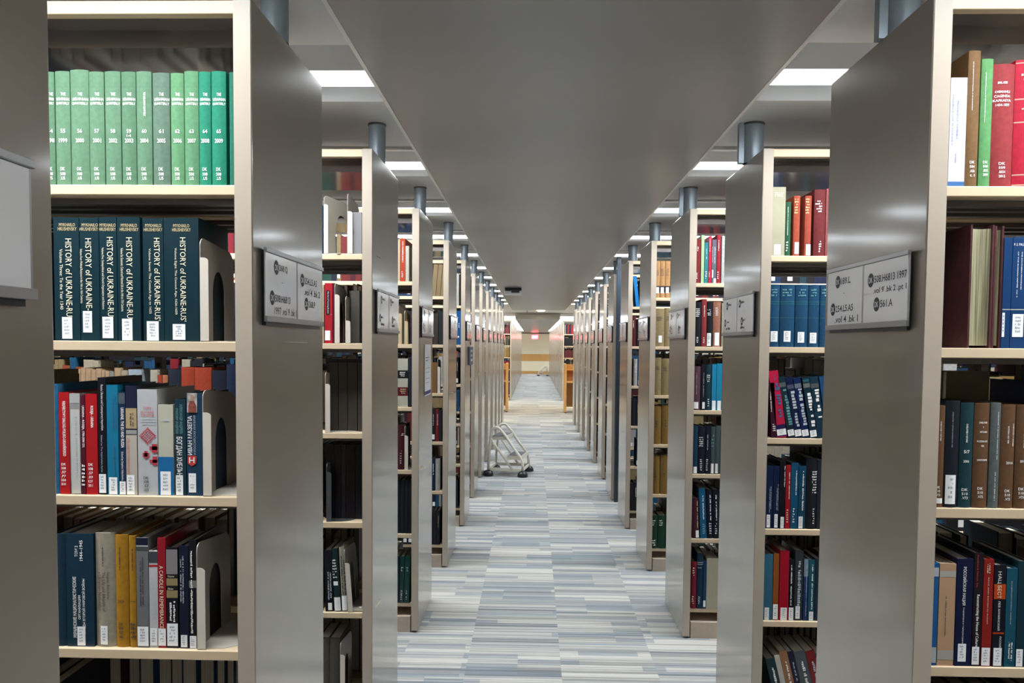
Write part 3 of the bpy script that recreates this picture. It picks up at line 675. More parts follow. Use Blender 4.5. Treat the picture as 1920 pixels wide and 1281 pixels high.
shelf_of_books('L', 0, 3, *Dd, [
 dict(x=(10, 96), top=250, c=(.012, .05, .09), n='dark blue volume half hidden by the dark panel'),
 dict(x=(100, 292), top=245, c=(.012, .05, .09), f='g', n='wide dark blue book with white upward Cyrillic title', lab=[(172, 900, 226, 1032)], txt=[('ТОМ 2', 152, 330, 172, 408, 90, 'w', 1), ('1944–1945', 186, 292, 207, 436, 90, 'w', 1), ('УКРАИНСКИЕ НАЦИОНАЛИСТИЧЕСКИЕ', 144, 548, 166, 978, 90, 'w', 1), ('ОРГАНИЗАЦИИ', 178, 680, 196, 848, 90, 'w', 1), ('В ГОДЫ ВТОРОЙ МИРОВОЙ ВОЙНЫ', 206, 564, 226, 950, 90, 'w', 1)]),
 dict(x=(298, 438), top=236, c=(.52, .47, .36), n='thick beige book with dark downward title', lab=[(334, 892, 382, 1022)], txt=[('Stepan Bandera:', 376, 512, 394, 705, -90, 'k'), ('The Life and Afterlife of', 346, 512, 366, 790, -90, 'k'), ('a Ukrainian Nationalist', 316, 512, 336, 785, -90, 'k')], mk=[(338, 335, 352, 470, -90, 'k', 1)]),
 dict(x=(441, 533), top=248, c=MUS, n='mustard yellow volume stamped 2009', txt=[('2009', 452, 708, 500, 726, 0, 'k')] + call(478, 865, 985, ['DK', '508', '.R27', 'H65'], 'k', 16), mk=[(456, 335, 472, 495, -90, 'k', 1)]),
 dict(x=(539, 588), top=254, c=MUS, n='thinner mustard yellow volume', mk=[(548, 338, 562, 495, -90, 'k', 1), (545, 710, 575, 726, 0, 'k', 1), (545, 865, 580, 985, 0, 'k', 4)]),
 dict(x=(592, 676), top=265, c=(.24, .25, .26), f='g', n='grey book with a black top', bands=[(265, 318, (.015, .02, .05)), (320, 328, 'white'), (328, 355, (.10, .11, .11))], lab=[(595, 892, 670, 1026)], mk=[(606, 400, 634, 760, -90, 'k', 2)]),
 dict(x=(680, 742), top=355, c=(.78, .78, .80), f='g', n='short white book with a red stripe', bands=[(455, 468, (.6, .03, .04)), (362, 440, (.08, .09, .11))], txt=[('ТОЛОКОНТ', 700, 600, 722, 820, -90, 'm')], lab=[(684, 900, 732, 1022)]),
 dict(x=(740, 797), top=264, c=(.45, .015, .03), f='g', n='deep red book with faint capitals', lab=[(743, 902, 796, 1022)], txt=[('A CANDLE IN REMEMBRANCE', 752, 460, 774, 900, -90, 'c')]),
 dict(x=(801, 882), top=330, c='black', f='g', n='black book with pale picture and gold boxes', bands=[(345, 518, (.35, .33, .34)), (548, 598, (.42, .33, .16)), (632, 684, (.42, .33, .16))], lab=[(803, 866, 878, 1022)], txt=[('Карен', 808, 526, 852, 542, 0, 'c'), ('Иван', 808, 612, 846, 627, 0, 'c')], mk=[(812, 700, 860, 860, -90, 'w', 2)]),
 dict(x=(891, 957), top=318, c=(.012, .02, .05), f='g', n='navy book with tiny grey lettering', lab=[(900, 945, 944, 1030)], mk=[(884, 360, 918, 740, -90, 'm', 2)]),
 dict(x=(960, 1012), top=275, c='black', f='g', n='thin black book leaning on the bookend', lab=[(963, 950, 1008, 1036)], mk=[(962, 350, 980, 930, -90, 'w', 1)], bands=[(560, 610, (.3, .3, .29))])])
bookend_at('L', 0, 3, *Dd, 1016, top=292, ftop=462, label='beige bookend at the right end of the fourth shelf, second bookcase left')
BK = {o['label'].split(',')[0]: o for o in COL.objects if o.name.startswith('book') and o.get('label')}
def on_book(key, org, sc, base, lv, polys, name, m):
    bk = BK[key]; out = []
    x0_, Y_, z0_ = bk.location
    zb = at(org[0], org[1] + base / sc, Y=Y_)[2]
    for poly in polys: out.append([(lambda q: (q[0] - x0_, q[2] - zb))(at(org[0] + u / sc, org[1] + v / sc, Y=Y_)) for u, v in poly])
    stitch(bk, 0, 0, 0, out, name, m)
def sq(cx, cy, s): return [(cx - s, cy + s), (cx + s, cy + s), (cx + s, cy - s), (cx - s, cy - s)]
def dia(cx, cy, s): return [(cx - s, cy), (cx, cy + s), (cx + s, cy), (cx, cy - s)]
red = mat('cross_stitch_red', (.42, .03, .05), .5)
wb = 'thick white book with red cross stitch pattern'
cells = [sq(778 + i * 10.5, 734 + j * 10.5, 4.6) for i in range(-6, 7) for j in range(-6, 7) if abs(i) + abs(j) in (6, 5, 3, 1) and not (abs(i) + abs(j) == 5 and (i * j) % 2)]
on_book(wb, *C, 2, cells, 'embroidered_diamond', red)
on_book(wb, *C, 2, [sq(765, 884, 28)[:0] or [(738, 900), (792, 900), (792, 870), (738, 870)], [(752, 914), (778, 914), (778, 856), (752, 856)]], 'small_cross', red)
on_book(wb, *C, 2, [[(794, 848), (854, 848), (854, 818), (794, 818)], [(812, 870), (856, 870), (856, 800), (812, 800)], [(794, 950), (854, 950), (854, 925), (794, 925)], [(818, 970), (856, 970), (856, 900), (818, 900)]], 'large_cross', red)
pb = 'blue book with a small portrait and red shield'
on_book(pb, *C, 2, [[(1100, 955), (1132, 976), (1166, 955), (1168, 900), (1150, 890), (1132, 898), (1116, 890), (1100, 900)]], 'red_shield', mat('shield_red', (.55, .05, .04), .4))
on_book(pb, *C, 2, [[(1112, 952), (1120, 952), (1120, 905), (1112, 905)], [(1146, 952), (1154, 952), (1154, 905), (1146, 905)], [(1118, 934), (1148, 934), (1148, 926), (1118, 926)]], 'shield_mark', M_label)
on_book(pb, *C, 2, [[(1094, 548), (1174, 548), (1174, 392), (1094, 392)]], 'portrait_ground', mat('portrait_pale', (.38, .34, .32), .5, noise=.5, nscale=60))
b_ = BK[pb]
on_book(pb, *C, 2, [[(1104, 546), (1168, 546), (1166, 490), (1150, 455), (1118, 455), (1106, 495)]], 'portrait_robe', mat('portrait_robe', (.20, .05, .035), .5, noise=.5, nscale=80))
on_book(pb, *C, 2, [[(1120, 452), (1128, 458), (1140, 458), (1147, 450), (1147, 420), (1140, 406), (1128, 406), (1120, 420)]], 'portrait_face', mat('portrait_face', (.40, .24, .16), .5))
for nm_ in ('portrait_robe', 'portrait_face', 'shield_mark'):
    for o_ in COL.objects:
        if o_.name.startswith(nm_) and o_.parent is b_: o_.location.y = -.0006
# right hand nearest bookcase
E_ = ((1760, 70), 4.27, 1150)
shelf_of_books('R', 0, 0, *E_, [
 dict(x=(72, 205), top=278, c=(.95, .95, 1.1), f='g', n='white and lilac book with blue upward Cyrillic title', bands=[(1112, 1146, (.10, .26, .62))], txt=[('ГРЕКИ В ИСТОРИИ', 100, 418, 124, 815, 90, 'b'), ('СЕВАСТОПОЛЯ', 140, 465, 164, 770, 90, 'b')], mk=[(126, 885, 140, 960, 90, 'b', 1)], back=.0, d=.15),
 dict(x=(212, 310), top=60, c=(.28, .15, .055), n='tall brown volume', txt=call(268, 945, 1085, ['DK', '504', '.A56', 't.1'], 'w', 20), mk=[(262, 150, 276, 540, -90, 'w', 1)]),
 dict(x=(318, 412), top=125, c=(.16, .45, .16), n='bright green volume', txt=call(374, 945, 1078, ['DK', '508', '.B55', '2001'], 'w', 20), mk=[(362, 235, 384, 640, -90, 'w', 1)]),
 dict(x=(416, 592), top=165, c=(.42, .045, .05), n='brick red volume stamped with four lines', txt=[('BILGE', 478, 308, 552, 326, 0, 'w', 1), ('OSMANLI', 458, 380, 572, 400, 0, 'w', 1), ('CAGINDA', 452, 415, 576, 435, 0, 'w', 1), ('KAFKASYA', 444, 450, 580, 470, 0, 'w', 1), ('1454-1829', 462, 486, 566, 506, 0, 'w', 1)] + call(506, 955, 1090, ['DK', '509', '.B554', '2012'], 'w', 26)),
 dict(x=(594, 800), top=130, c=(.62, .012, .045), f='c', n='crimson volume with gilt lines', bands=[(152, 160, (.75, .5, .4)), (442, 452, (.75, .5, .4)), (628, 638, (.75, .5, .4)), (1050, 1060, (.75, .5, .4)), (1132, 1142, (.75, .5, .4))], mk=[(660, 245, 760, 310, 0, 'c', 2), (668, 520, 750, 545, 0, 'c', 1)]),
 dict(x=(805, 900), top=200, c=(.3, .05, .05), n='dark red volume at the picture edge')], inset=.012)
Ff = ((1750, 380), 4.27, 1158)
W = shelf_of_books('R', 0, 1, *Ff, [
 dict(x=(538, 606), top=275, c=(.012, .07, .22), f='g', n='narrow blue volume beside the dark red ones', lab=[(536, 875, 572, 1068)], bands=[(846, 852, 'white')]),
 dict(x=(608, 760), top=275, c=(.012, .07, .22), f='g', n='blue volume with a drawn ship above a white line', bands=[(846, 852, 'white')], lab=[(628, 885, 722, 1068)], txt=[('P. S. PALLAS', 645, 318, 752, 338, 0, 'w'), ('OF THE RUSSIAN EMPIRE  Vol. II', 662, 385, 682, 750, -90, 'w', 1), ('THE SOUTHERN PROVINCES', 694, 385, 714, 690, -90, 'w', 1)]),
 dict(x=(764, 880), top=275, c=(.012, .07, .22), f='g', n='blue volume cut off by the picture edge', bands=[(846, 852, 'white')])], inset=.014)
def turned_book(u0, u1, top, name, col, back=0):
    Yf = front_y('R', 0) + .016 + back; xa, zb = W(u0, 1158, Yf); xb, _ = W(u1, 1158, Yf); h = W(u0, top, Yf)[1] - zb; wd = xb - xa
    o = empty('book', ((xa + xb) / 2, Yf, LEVELS[1] + .0004), name, 'book', 'old books shelved with their page edges outward')
    d = .21; t = .004; hw = wd / 2
    b = MB(); k = 10
    outer = [(-hw, 0), (-hw, d - .006)] + [(-hw + wd * i / k, d + .004 * math.sin(math.pi * i / k)) for i in range(1, k)] + [(hw, d - .006), (hw, 0), (hw - t, 0), (hw - t, d - .014), (-hw + t, d - .014), (-hw + t, 0)]
    b.prism(outer[::-1], 0, h); b.build('cover', mat('old_leather', (.075, .022, .026), .38, noise=.25, nscale=60, bump=.3), o)
    b = MB(); n = 12; pts = [(-hw + t + .0005 + (wd - 2*t - .001) * i / n, .006 + .008 * math.sin(math.pi * i / n)) for i in range(n + 1)]
    b.prism(pts + [(hw - t - .0005, d - .016), (-hw + t + .0005, d - .016)], .005, h - .007); b.build('pages', M_oldpages, o)
    return o
turned_book(268, 458, 172, 'thick dark red leather book with its page edges facing out', 0)
turned_book(462, 534, 180, 'thinner dark red leather book with its page edges facing out', 0)
Gg = ((1745, 660), 3.88, 1140)
BR = (.20, .10, .045)
shelf_of_books('R', 0, 2, *Gg, [
 dict(x=(2, 88), top=400, c=BR, n='brown journal volume half hidden by the post', txt=[('CHELOVEK V ISTORII', 66, 515, 80, 655, -90, 'w', 1)] + call(50, 985, 1070, ['DK', '510', '.V73'], 'w', 16), lab=[(34, 1075, 84, 1112)]),
 dict(x=(92, 196), top=365, c=(.012, .018, .028), n='black journal volume with a tall white label', txt=[('CHELOVEK V ISTORII ROSSIIA-XX VEK', 150, 445, 166, 705, -90, 'm')], lab=[(104, 905, 184, 1115)]),
 dict(x=(199, 296), top=378, c=(.012, .07, .085), n='dark teal journal volume stamped 5/7 2006', txt=[('CHELOVEK V ISTORII', 254, 530, 272, 665, -90, 'w', 1), ('5/7', 240, 722, 282, 745, 0, 'w', 1), ('2006', 236, 794, 278, 812, 0, 'w', 1)] + call(246, 1000, 1090, ['DK', '510', '.V73'], 'w', 22)),
 dict(x=(300, 412), top=380, c=BR, n='brown journal volume stamped 2007/2008', txt=[('CHELOVEK', 352, 514, 414, 527, 0, 'w', 1), ('V', 378, 548, 386, 560, 0, 'w', 1), ('ISTORII', 358, 582, 410, 595, 0, 'w', 1), ('ROSSIIA-XX', 338, 650, 415, 663, 0, 'w', 1), ('VEK', 364, 684, 388, 696, 0, 'w', 1), ('2007/2008', 336, 786, 410, 799, 0, 'w', 1)] + call(358, 990, 1080, ['DK', '510', '.V73'], 'w', 20)),
 dict(x=(416, 492), top=375, c=(.15, .18, .18), n='grey journal volume lettered down its spine', txt=[('CHELOVEK V ISTORII, ROSSIIA-XX VEK', 476, 440, 494, 790, -90, 'w', 1), ('DK 510 .V73 2009-2011', 456, 880, 472, 1085, -90, 'w')]),
 dict(x=(496, 600), top=388, c=BR, n='brown journal volume stamped 2016', txt=[('CHELOVEK V ISTORII', 594, 525, 610, 690, -90, 'w', 1), ('ROSSIIA-XX VEK', 556, 545, 572, 672, -90, 'w', 1), ('2016', 546, 802, 598, 820, 0, 'w', 1)] + call(556, 1005, 1095, ['DK', '510', '.V73'], 'w', 20)),
 dict(x=(604, 700), top=388, c=(.18, .09, .04), n='brown journal volume at the picture edge', txt=[('CHELOVEK V ISTORII', 672, 525, 688, 700, -90, 'w', 1), ('2017', 648, 790, 690, 806, 0, 'w', 1)] + call(656, 990, 1080, ['DK', '510', '.V73'], 'w', 20))], inset=.012)
Hh = ((1740, 960), 3.99, 1275)
shelf_of_books('R', 0, 3, *Hh, [
 dict(x=(-10, 54), top=510, c=(.02, .16, .45), f='g', n='bright blue book with white bands beside the post', bands=[(545, 610, (.7, .75, .8)), (1140, 1255, (.6, .7, .72))]),
 dict(x=(60, 183), top=513, c=(.72, .46, .28), f='g', n='peach book with pale bands at both ends', bands=[(570, 612, (.66, .64, .58)), (1162, 1230, (.60, .58, .52))], mk=[(112, 755, 134, 1050, -90, 'k', 1)]),
 dict(x=(188, 312), top=475, c=(.010, .018, .07), f='g', n='navy book with a large white Cyrillic title', lab=[(214, 1110, 280, 1242)], txt=[('РОССИЙСКАЯ НАЦИЯ', 246, 535, 290, 822, -90, 'w', 1), ('Становление и этнокультурное', 244, 838, 268, 1108, -90, 'w')]),
 dict(x=(316, 384), top=430, c=(.02, .014, .02), f='g', n='black book with bold white house of culture title', lab=[(318, 1130, 378, 1262)], txt=[('Reconstructing the House of Culture', 340, 740, 382, 1128, -90, 'w', 1), ('Donahoe & Habeck, Eds.', 354, 445, 376, 690, -90, 'r')]),
 dict(x=(388, 462), top=475, c=(.38, .025, .02), f='g', n='red book with small pale capitals', lab=[(388, 1136, 458, 1268)], txt=[('RACE AND RACISM IN RUSSIA', 432, 612, 452, 960, -90, 'c'), ], mk=[(430, 500, 462, 585, -90, 'c', 2)]),
 dict(x=(468, 556), top=517, c=(.010, .012, .025), f='g', n='black book with an orange panel', bands=[(660, 770, (.75, .10, .015)), (1020, 1032, (.6, .08, .02))], lab=[(480, 1136, 546, 1268)], txt=[('НАЦ', 512, 565, 546, 655, -90, 'w'), ('БЕСТ', 512, 670, 544, 765, -90, 'c'), ('ЛЕВ АННИНСКИЙ', 512, 785, 540, 1005, -90, 'w'), ('РУССКИЕ', 524, 1050, 542, 1135, -90, 'w')]),
 dict(x=(560, 642), top=540, c=(.015, .12, .19), f='g', n='teal blue book with white upward lettering', txt=[('БОТЫНИК, ПУШКИН И РОССИЙСКАЯ', 606, 635, 624, 955, 90, 'w')], mk=[(584, 1080, 626, 1230, -90, 'w', 2)]),
 dict(x=(646, 730), top=485, c=(.012, .05, .075), f='g', n='dark teal book at the picture edge', lab=[(650, 1142, 704, 1270)])], inset=.012, dmin=.17)
# ---- second bookcase on the right
def mk(x0, y0, x1, y1, rot=-90, c='w', rows=1): return (x0, y0, x1, y1, rot, c, rows)
P = ((1430, 290), 3.46, 620)
DR = (.20, .025, .025)
shelf_of_books('R', 1, 0, *P, [
 dict(x=(54, 142), top=172, c=(.60, .58, .42), f='g', n='cream book with a white label, leftmost', lab=[(74, 545, 117, 612)], mk=[mk(72, 205, 140, 240, 0, 'c', 3)]),
 dict(x=(145, 179), top=268, c=(.03, .15, .07), n='thin green book', mk=[mk(158, 300, 168, 485), mk(150, 525, 166, 598, 0, 'w', 4)]),
 dict(x=(196, 238), top=228, c=(.55, .10, .05), n='orange red book nearer the green one', lab=[(207, 530, 237, 606)], mk=[mk(206, 245, 234, 350, 0, 'g', 6)], d=.2),
 dict(x=(270, 312), top=228, c=(.50, .09, .05), n='orange red book nearer the dark red one', lab=[(280, 543, 312, 614)], mk=[mk(276, 245, 306, 350, 0, 'g', 6)], d=.2),
 dict(x=(330, 404), top=187, c=DR, n='dark red volume with four stamped lines', mk=[mk(342, 258, 388, 340, 0, 'w', 5), mk(362, 520, 382, 600, 0, 'w', 5)], d=.22),
 dict(x=(407, 470), top=180, c=(.45, .12, .12), n='red and white book by the next end panel')])
BLU = (.010, .085, .19)
def bluev(x, lab, desc, top=822): 
    a, b = x; return dict(x=x, top=top, c=BLU, n=desc, lab=[lab] if lab else [], bands=[(932, 936, (.03, .18, .2)), (946, 950, (.03, .18, .2)), (1036, 1040, (.03, .16, .2))], mk=[mk(a + 14, 850, b - 8, 905, 0, 't', 3)], d=.2)
shelf_of_books('R', 1, 1, (1430, 290), 3.46, 1228, [
 bluev((40, 106), (52, 1126, 98, 1194), 'blue cloth volume beside the post'), bluev((110, 205), (136, 1124, 182, 1194), 'widest blue cloth volume, second from the post'),
 bluev((209, 292), (227, 1130, 271, 1199), 'blue cloth volume, third from the post'), bluev((295, 364), (306, 1134, 350, 1202), 'blue cloth volume, fourth from the post'),
 bluev((368, 420), None, 'blue cloth volume, last before the next end panel')], group='matching blue cloth volumes in the second bookcase on the right')
Q = ((1425, 655), 6.92, 1152)
shelf_of_books('R', 1, 2, *Q, [
 dict(x=(150, 222), tl=112, top=440, c=(.06, .012, .03), f='g', n='dark maroon leaning book', mk=[mk(110, 560, 140, 820), mk(165, 970, 200, 1080, 0, 'w', 4)]),
 dict(x=(226, 352), tl=106, top=290, c=(.75, .02, .09), f='g', n='bright pink red leaning book with a navy foot', bands=[(975, 1150, (.03, .02, .12))], lab=[(240, 1036, 350, 1132)], mk=[mk(215, 445, 240, 900, -90, 'n'), mk(170, 340, 190, 420, -90, 'n')]),
 dict(x=(368, 455), tl=232, top=362, c=(.012, .04, .06), f='g', n='dark green leaning book with a grey emblem', lab=[(380, 1040, 452, 1134)], mk=[mk(335, 510, 365, 1000, -90, 't')], bands=[(410, 485, (.14, .17, .18))]),
 dict(x=(458, 548), tl=330, top=372, c=(.010, .022, .085), f='g', n='navy leaning book left of the brighter navy one', lab=[(473, 1040, 546, 1138)], mk=[mk(430, 530, 465, 1020, -90, 'm')], bands=[(440, 510, (.10, .12, .2))]),
 dict(x=(552, 642), tl=430, top=372, c=(.010, .03, .13), f='g', n='royal navy leaning book', lab=[(566, 1040, 637, 1134)], mk=[mk(528, 510, 560, 1000, -90, 'm')], bands=[(425, 500, (.2, .24, .32))]),
 dict(x=(655, 745), tl=545, top=368, c=(.012, .045, .08), f='g', n='teal topped leaning book with clear white title', lab=[(670, 1046, 744, 1142)], mk=[mk(620, 515, 655, 1015)], bands=[(372, 420, (.03, .16, .2)), (425, 495, (.2, .22, .2))]),
 dict(x=(752, 860), tl=640, top=358, c=(.012, .05, .09), f='g', n='wide dark blue leaning book', mk=[mk(722, 520, 760, 900)], bands=[(425, 500, (.12, .14, .15))]),
 dict(x=(872, 960), tl=765, top=350, c=(.02, .10, .25), f='g', n='blue leaning book by the next end panel')], dmin=.17)
S_ = ((1420, 820), 6.74, 1198)
shelf_of_books('R', 1, 3, *S_, [
 dict(x=(92, 188), top=408, c=(.010, .026, .09), f='g', n='navy volume with a white label beside the post', lab=[(113, 1024, 161, 1186)], mk=[mk(140, 620, 178, 1010, -90, 'm', 2)]),
 dict(x=(192, 262), top=408, c=(.010, .026, .09), f='g', n='second navy volume from the post', lab=[(210, 1016, 256, 1186)], mk=[mk(232, 630, 268, 1000, -90, 'm', 2)]),
 dict(x=(268, 338), top=345, c='black', f='g', n='black book with a short white title', lab=[(288, 1050, 334, 1192)], mk=[mk(338, 405, 362, 670)], d=.2),
 dict(x=(344, 406), top=395, c=(.50, .015, .03), f='g', n='red book lettered downward in white', mk=[mk(385, 485, 412, 820), mk(362, 955, 388, 1130, 0, 'w', 6)]),
 dict(x=(410, 502), top=368, c=(.012, .12, .24), f='g', n='blue volume right of the red book', mk=[mk(470, 465, 502, 770), mk(440, 935, 474, 1130, 0, 'w', 6)]),
 dict(x=(508, 598), top=405, c=(.012, .09, .17), f='g', n='teal blue book with bold upward title', lab=[(516, 1042, 572, 1192)], mk=[mk(545, 465, 592, 965, 90)]),
 dict(x=(602, 742), top=300, c='black', n='thick black volume with stamped white lines', mk=[mk(690, 465, 765, 760, 0, 'w', 9), mk(692, 935, 722, 1145, 0, 'w', 7)], d=.2),
 dict(x=(746, 860), top=330, c=(.03, .04, .06), n='dark volume by the next end panel')])
T = ((1410, 1000), 4.56, 778)
shelf_of_books('R', 1, 4, *T, [
 dict(x=(88, 168), top=215, c=(.05, .22, .34), f='g', n='light blue book beside the post', lab=[(104, 672, 144, 776)], mk=[mk(136, 400, 164, 640, -90, 'n')]),
 dict(x=(172, 220), top=210, c=(.45, .13, .03), f='g', n='orange book', lab=[(176, 642, 220, 770)]),
 dict(x=(226, 306), top=183, c=(.58, .01, .035), f='g', n='wide bright red book', lab=[(240, 670, 298, 782)], d=.2),
 dict(x=(309, 352), top=258, c='black', f='g', n='black book with upward script title', lab=[(312, 668, 354, 776)], mk=[mk(318, 305, 344, 650, 90)]),
 dict(x=(356, 426), top=180, c=(.05, .06, .065), f='g', n='dark grey book with faded lettering', lab=[(368, 655, 408, 762)], mk=[mk(368, 270, 420, 650, -90, 'm')]),
 dict(x=(432, 470), top=250, c=(.02, .06, .20), f='g', n='narrow navy and pale blue book', bands=[(250, 400, (.3, .42, .55))], mk=[mk(452, 300, 470, 740)]),
 dict(x=(474, 524), top=258, c=(.02, .14, .20), f='g', n='teal book with white cursive title', lab=[(484, 700, 522, 784)], mk=[mk(494, 300, 524, 690)]),
 dict(x=(527, 590), top=250, c=(.02, .05, .09), n='dark book by the next end panel')])
Z5 = ((1410, 1000), 4.56)
def low(side, n, lv, cols, descs, x0, lean, hs=None, ws=None, d=.18, inset=.02, group=None, labs=True, fin='g'):
    """books whose feet lie below the picture, laid out in metres from the aisle outwards"""
    s = -1 if side == 'L' else 1; x = x0; Yf = front_y(side, n) + inset; ext = []
    for i, (c, de) in enumerate(zip(cols, descs)):
        wd = ws[i] if ws else .03; h = hs[i] if hs else .24
        a, b = (x, x + wd) if s > 0 else (x - wd, x)
        book(side, n, Yf, a + .0004, b - .0004, LEVELS[lv], h, d, c, de, '%s shelf, %s' % (LNAMES[lv], case_name(side, n)), group or 'books on the %s shelf of the %s' % (LNAMES[lv], case_name(side, n)), fin, None, lean,
             labels=[(-wd*.32, .015, wd*.32, .055)] if labs and i % 2 == 0 else (), marks=[(-wd*.2, h*.35, wd*.2, h*.85, -90, 'wm'[i % 2], 1)] if labs else ())
        ext += [a, b, a + h * math.tan(math.radians(lean)), b + h * math.tan(math.radians(lean))]; x += s * wd / math.cos(math.radians(lean)) * 1.01
    e = min(ext) if s < 0 else max(ext); USED[(side, n, lv)] = e
low('R', 1, 5, [(.01, .05, .06), (.75, .72, .6), (.45, .22, .10), (.012, .015, .05), (.10, .13, .15), (.26, .02, .02), (.01, .06, .04), (.45, .48, .5)],
    ['dark teal leaning book beside the post', 'thin cream leaning book', 'tan leaning book', 'navy leaning book', 'wide grey leaning book', 'dark red leaning book', 'dark green leaning book', 'pale grey leaning book'],
    face_x('R', 1) + TH + .075, -14, [.235, .25, .265, .265, .265, .268, .26, .25], [.034, .02, .03, .022, .042, .034, .032, .024])
# ---- third bookcase on the right
U = ((1285, 430), 5.33, 545)
shelf_of_books('R', 2, 0, *U, [
 dict(x=(104, 147), top=105, c=(.28, .025, .03), n='dark red book beside the post', mk=[mk(118, 180, 134, 230, 0, 'w', 3), mk(108, 440, 122, 510, 0, 'w', 4)]),
 dict(x=(153, 183), top=65, c=(.55, .75, .40), f='g', n='pale green book'),
 dict(x=(186, 224), top=138, c=(.04, .27, .30), f='g', n='teal book', mk=[mk(205, 200, 216, 305), mk(198, 425, 216, 510, 0, 'w', 4)]),
 dict(x=(228, 258), top=75, c=(.62, .03, .07), f='g', n='crimson book right of the teal one', mk=[mk(238, 100, 250, 230), mk(232, 430, 246, 490, 0, 'w', 4)]),
 dict(x=(262, 306), top=108, c=(.15, .17, .21), f='g', n='slate grey book', lab=[(252, 412, 278, 490), (282, 498, 306, 542)], mk=[mk(286, 180, 300, 350), mk(264, 180, 276, 340)]),
 dict(x=(310, 350), top=60, c=(.42, .02, .035), n='red book by the next end panel', mk=[mk(325, 110, 338, 220), mk(318, 430, 332, 512, 0, 'w', 4)])])
shelf_of_books('R', 2, 1, (1285, 430), 5.33, 1187, [
 dict(x=(94, 154), top=742, c='black', n='black volume beside the post', mk=[mk(104, 805, 146, 895, 0, 'w', 5), mk(110, 1090, 130, 1155, 0, 'w', 4)]),
 dict(x=(158, 208), top=712, c=(.38, .05, .055), n='tall brick red volume', mk=[mk(180, 765, 194, 885), mk(174, 1095, 192, 1158, 0, 'w', 4)]),
 dict(x=(212, 268), top=740, c='black', n='black volume with a white label', lab=[(214, 1052, 256, 1178)], mk=[mk(220, 815, 256, 880, 0, 'w', 4)]),
 dict(x=(272, 350), top=738, c=(.48, .20, .13), n='salmon brown volume', lab=[(290, 1046, 338, 1176)], mk=[mk(298, 795, 330, 880, 0, 'w', 6)])])
V = ((1285, 660), 5.12, 590)
shelf_of_books('R', 2, 2, *V, [
 dict(x=(78, 143), top=170, c=(.16, .07, .11), n='purple brown volume beside the post', lab=[(82, 512, 124, 576)], mk=[mk(100, 230, 112, 440, -90, 'g')]),
 dict(x=(147, 188), top=150, c='black', f='g', n='black book lettered downward', lab=[(160, 512, 186, 575)], mk=[mk(166, 230, 180, 460, -90, 'm')]),
 dict(x=(191, 246), top=152, c=(.010, .06, .085), n='dark teal volume with three white lines', mk=[mk(203, 248, 238, 325, 0, 'w', 4), mk(212, 480, 230, 560, 0, 'w', 4)]),
 dict(x=(249, 292), top=148, c=(.02, .36, .66), f='g', n='sky blue book right of the teal volume', lab=[(254, 498, 290, 590)]),
 dict(x=(295, 345), top=140, c=(.02, .36, .62), f='g', n='sky blue book by the next end panel', lab=[(305, 498, 340, 590)])])
shelf_of_books('R', 2, 3, (1285, 660), 5.12, 1205, [
 dict(x=(70, 114), top=742, c=(.010, .07, .13), n='blue teal volume beside the post', lab=[(76, 1138, 110, 1200)]),
 dict(x=(117, 186), top=748, c=(.010, .012, .035), n='thick black volume with stamped lines', mk=[mk(128, 850, 174, 950, 0, 'w', 5), mk(138, 1062, 160, 1180, 0, 'w', 6)]),
 dict(x=(188, 238), top=748, c=(.010, .012, .035), n='narrower black volume lettered downward', mk=[mk(205, 828, 218, 975), mk(196, 1062, 216, 1180, 0, 'w', 6)]),
 dict(x=(240, 278), top=750, c=(.09, .13, .14), n='grey green volume', lab=[(244, 1106, 270, 1198)], mk=[mk(244, 830, 274, 960, 0, 't', 4)]),
 dict(x=(280, 330), top=742, c=(.09, .13, .14), n='grey green volume by the next end panel', lab=[(284, 1106, 310, 1198)])])
Ww = ((1285, 890), 4.0, 506)
shelf_of_books('R', 2, 4, *Ww, [
 dict(x=(52, 104), tl=47, top=205, c=(.10, .02, .045), n='maroon volume beside the post', lab=[(78, 448, 102, 502)], mk=[mk(82, 225, 94, 430, -90, 'g')]),
 dict(x=(112, 160), tl=100, top=130, c=(.015, .17, .36), f='g', n='bright blue book leaning left', mk=[mk(124, 185, 136, 365), mk(128, 395, 146, 480, 0, 'm', 5)]),
 dict(x=(164, 206), tl=156, top=140, c=(.010, .012, .035), n='black volume right of the blue one', mk=[mk(178, 180, 190, 370), mk(178, 390, 196, 480, 0, 'w', 5)]),
 dict(x=(210, 260), tl=202, top=140, c=(.010, .012, .035), n='black volume by the next end panel', mk=[mk(222, 180, 234, 370), mk(222, 390, 236, 480, 0, 'w', 5)])])
shelf_of_books('R', 2, 5, (1285, 890), 4.0, 998, [
 dict(x=(42, 80), top=648, c=(.30, .015, .035), n='red book beside the post', mk=[mk(54, 690, 70, 760, 0, 'w', 4), mk(48, 905, 62, 970, 0, 'w', 4)]),
 dict(x=(84, 130), top=570, c=(.010, .05, .11), n='tall navy volume', bands=[(650, 655, (.6, .6, .6)), (664, 668, (.6, .6, .6))], mk=[mk(94, 690, 122, 696, 0), mk(95, 908, 110, 968, 0, 'w', 5)]),
 dict(x=(131, 152), top=640, c=(.012, .07, .18), f='g', n='thin blue book', lab=[(131, 936, 151, 984)]),
 dict(x=(154, 240), top=620, c=(.62, .60, .44), f='g', n='thick cream book', mk=[mk(184, 710, 190, 830, -90, 'g')])])
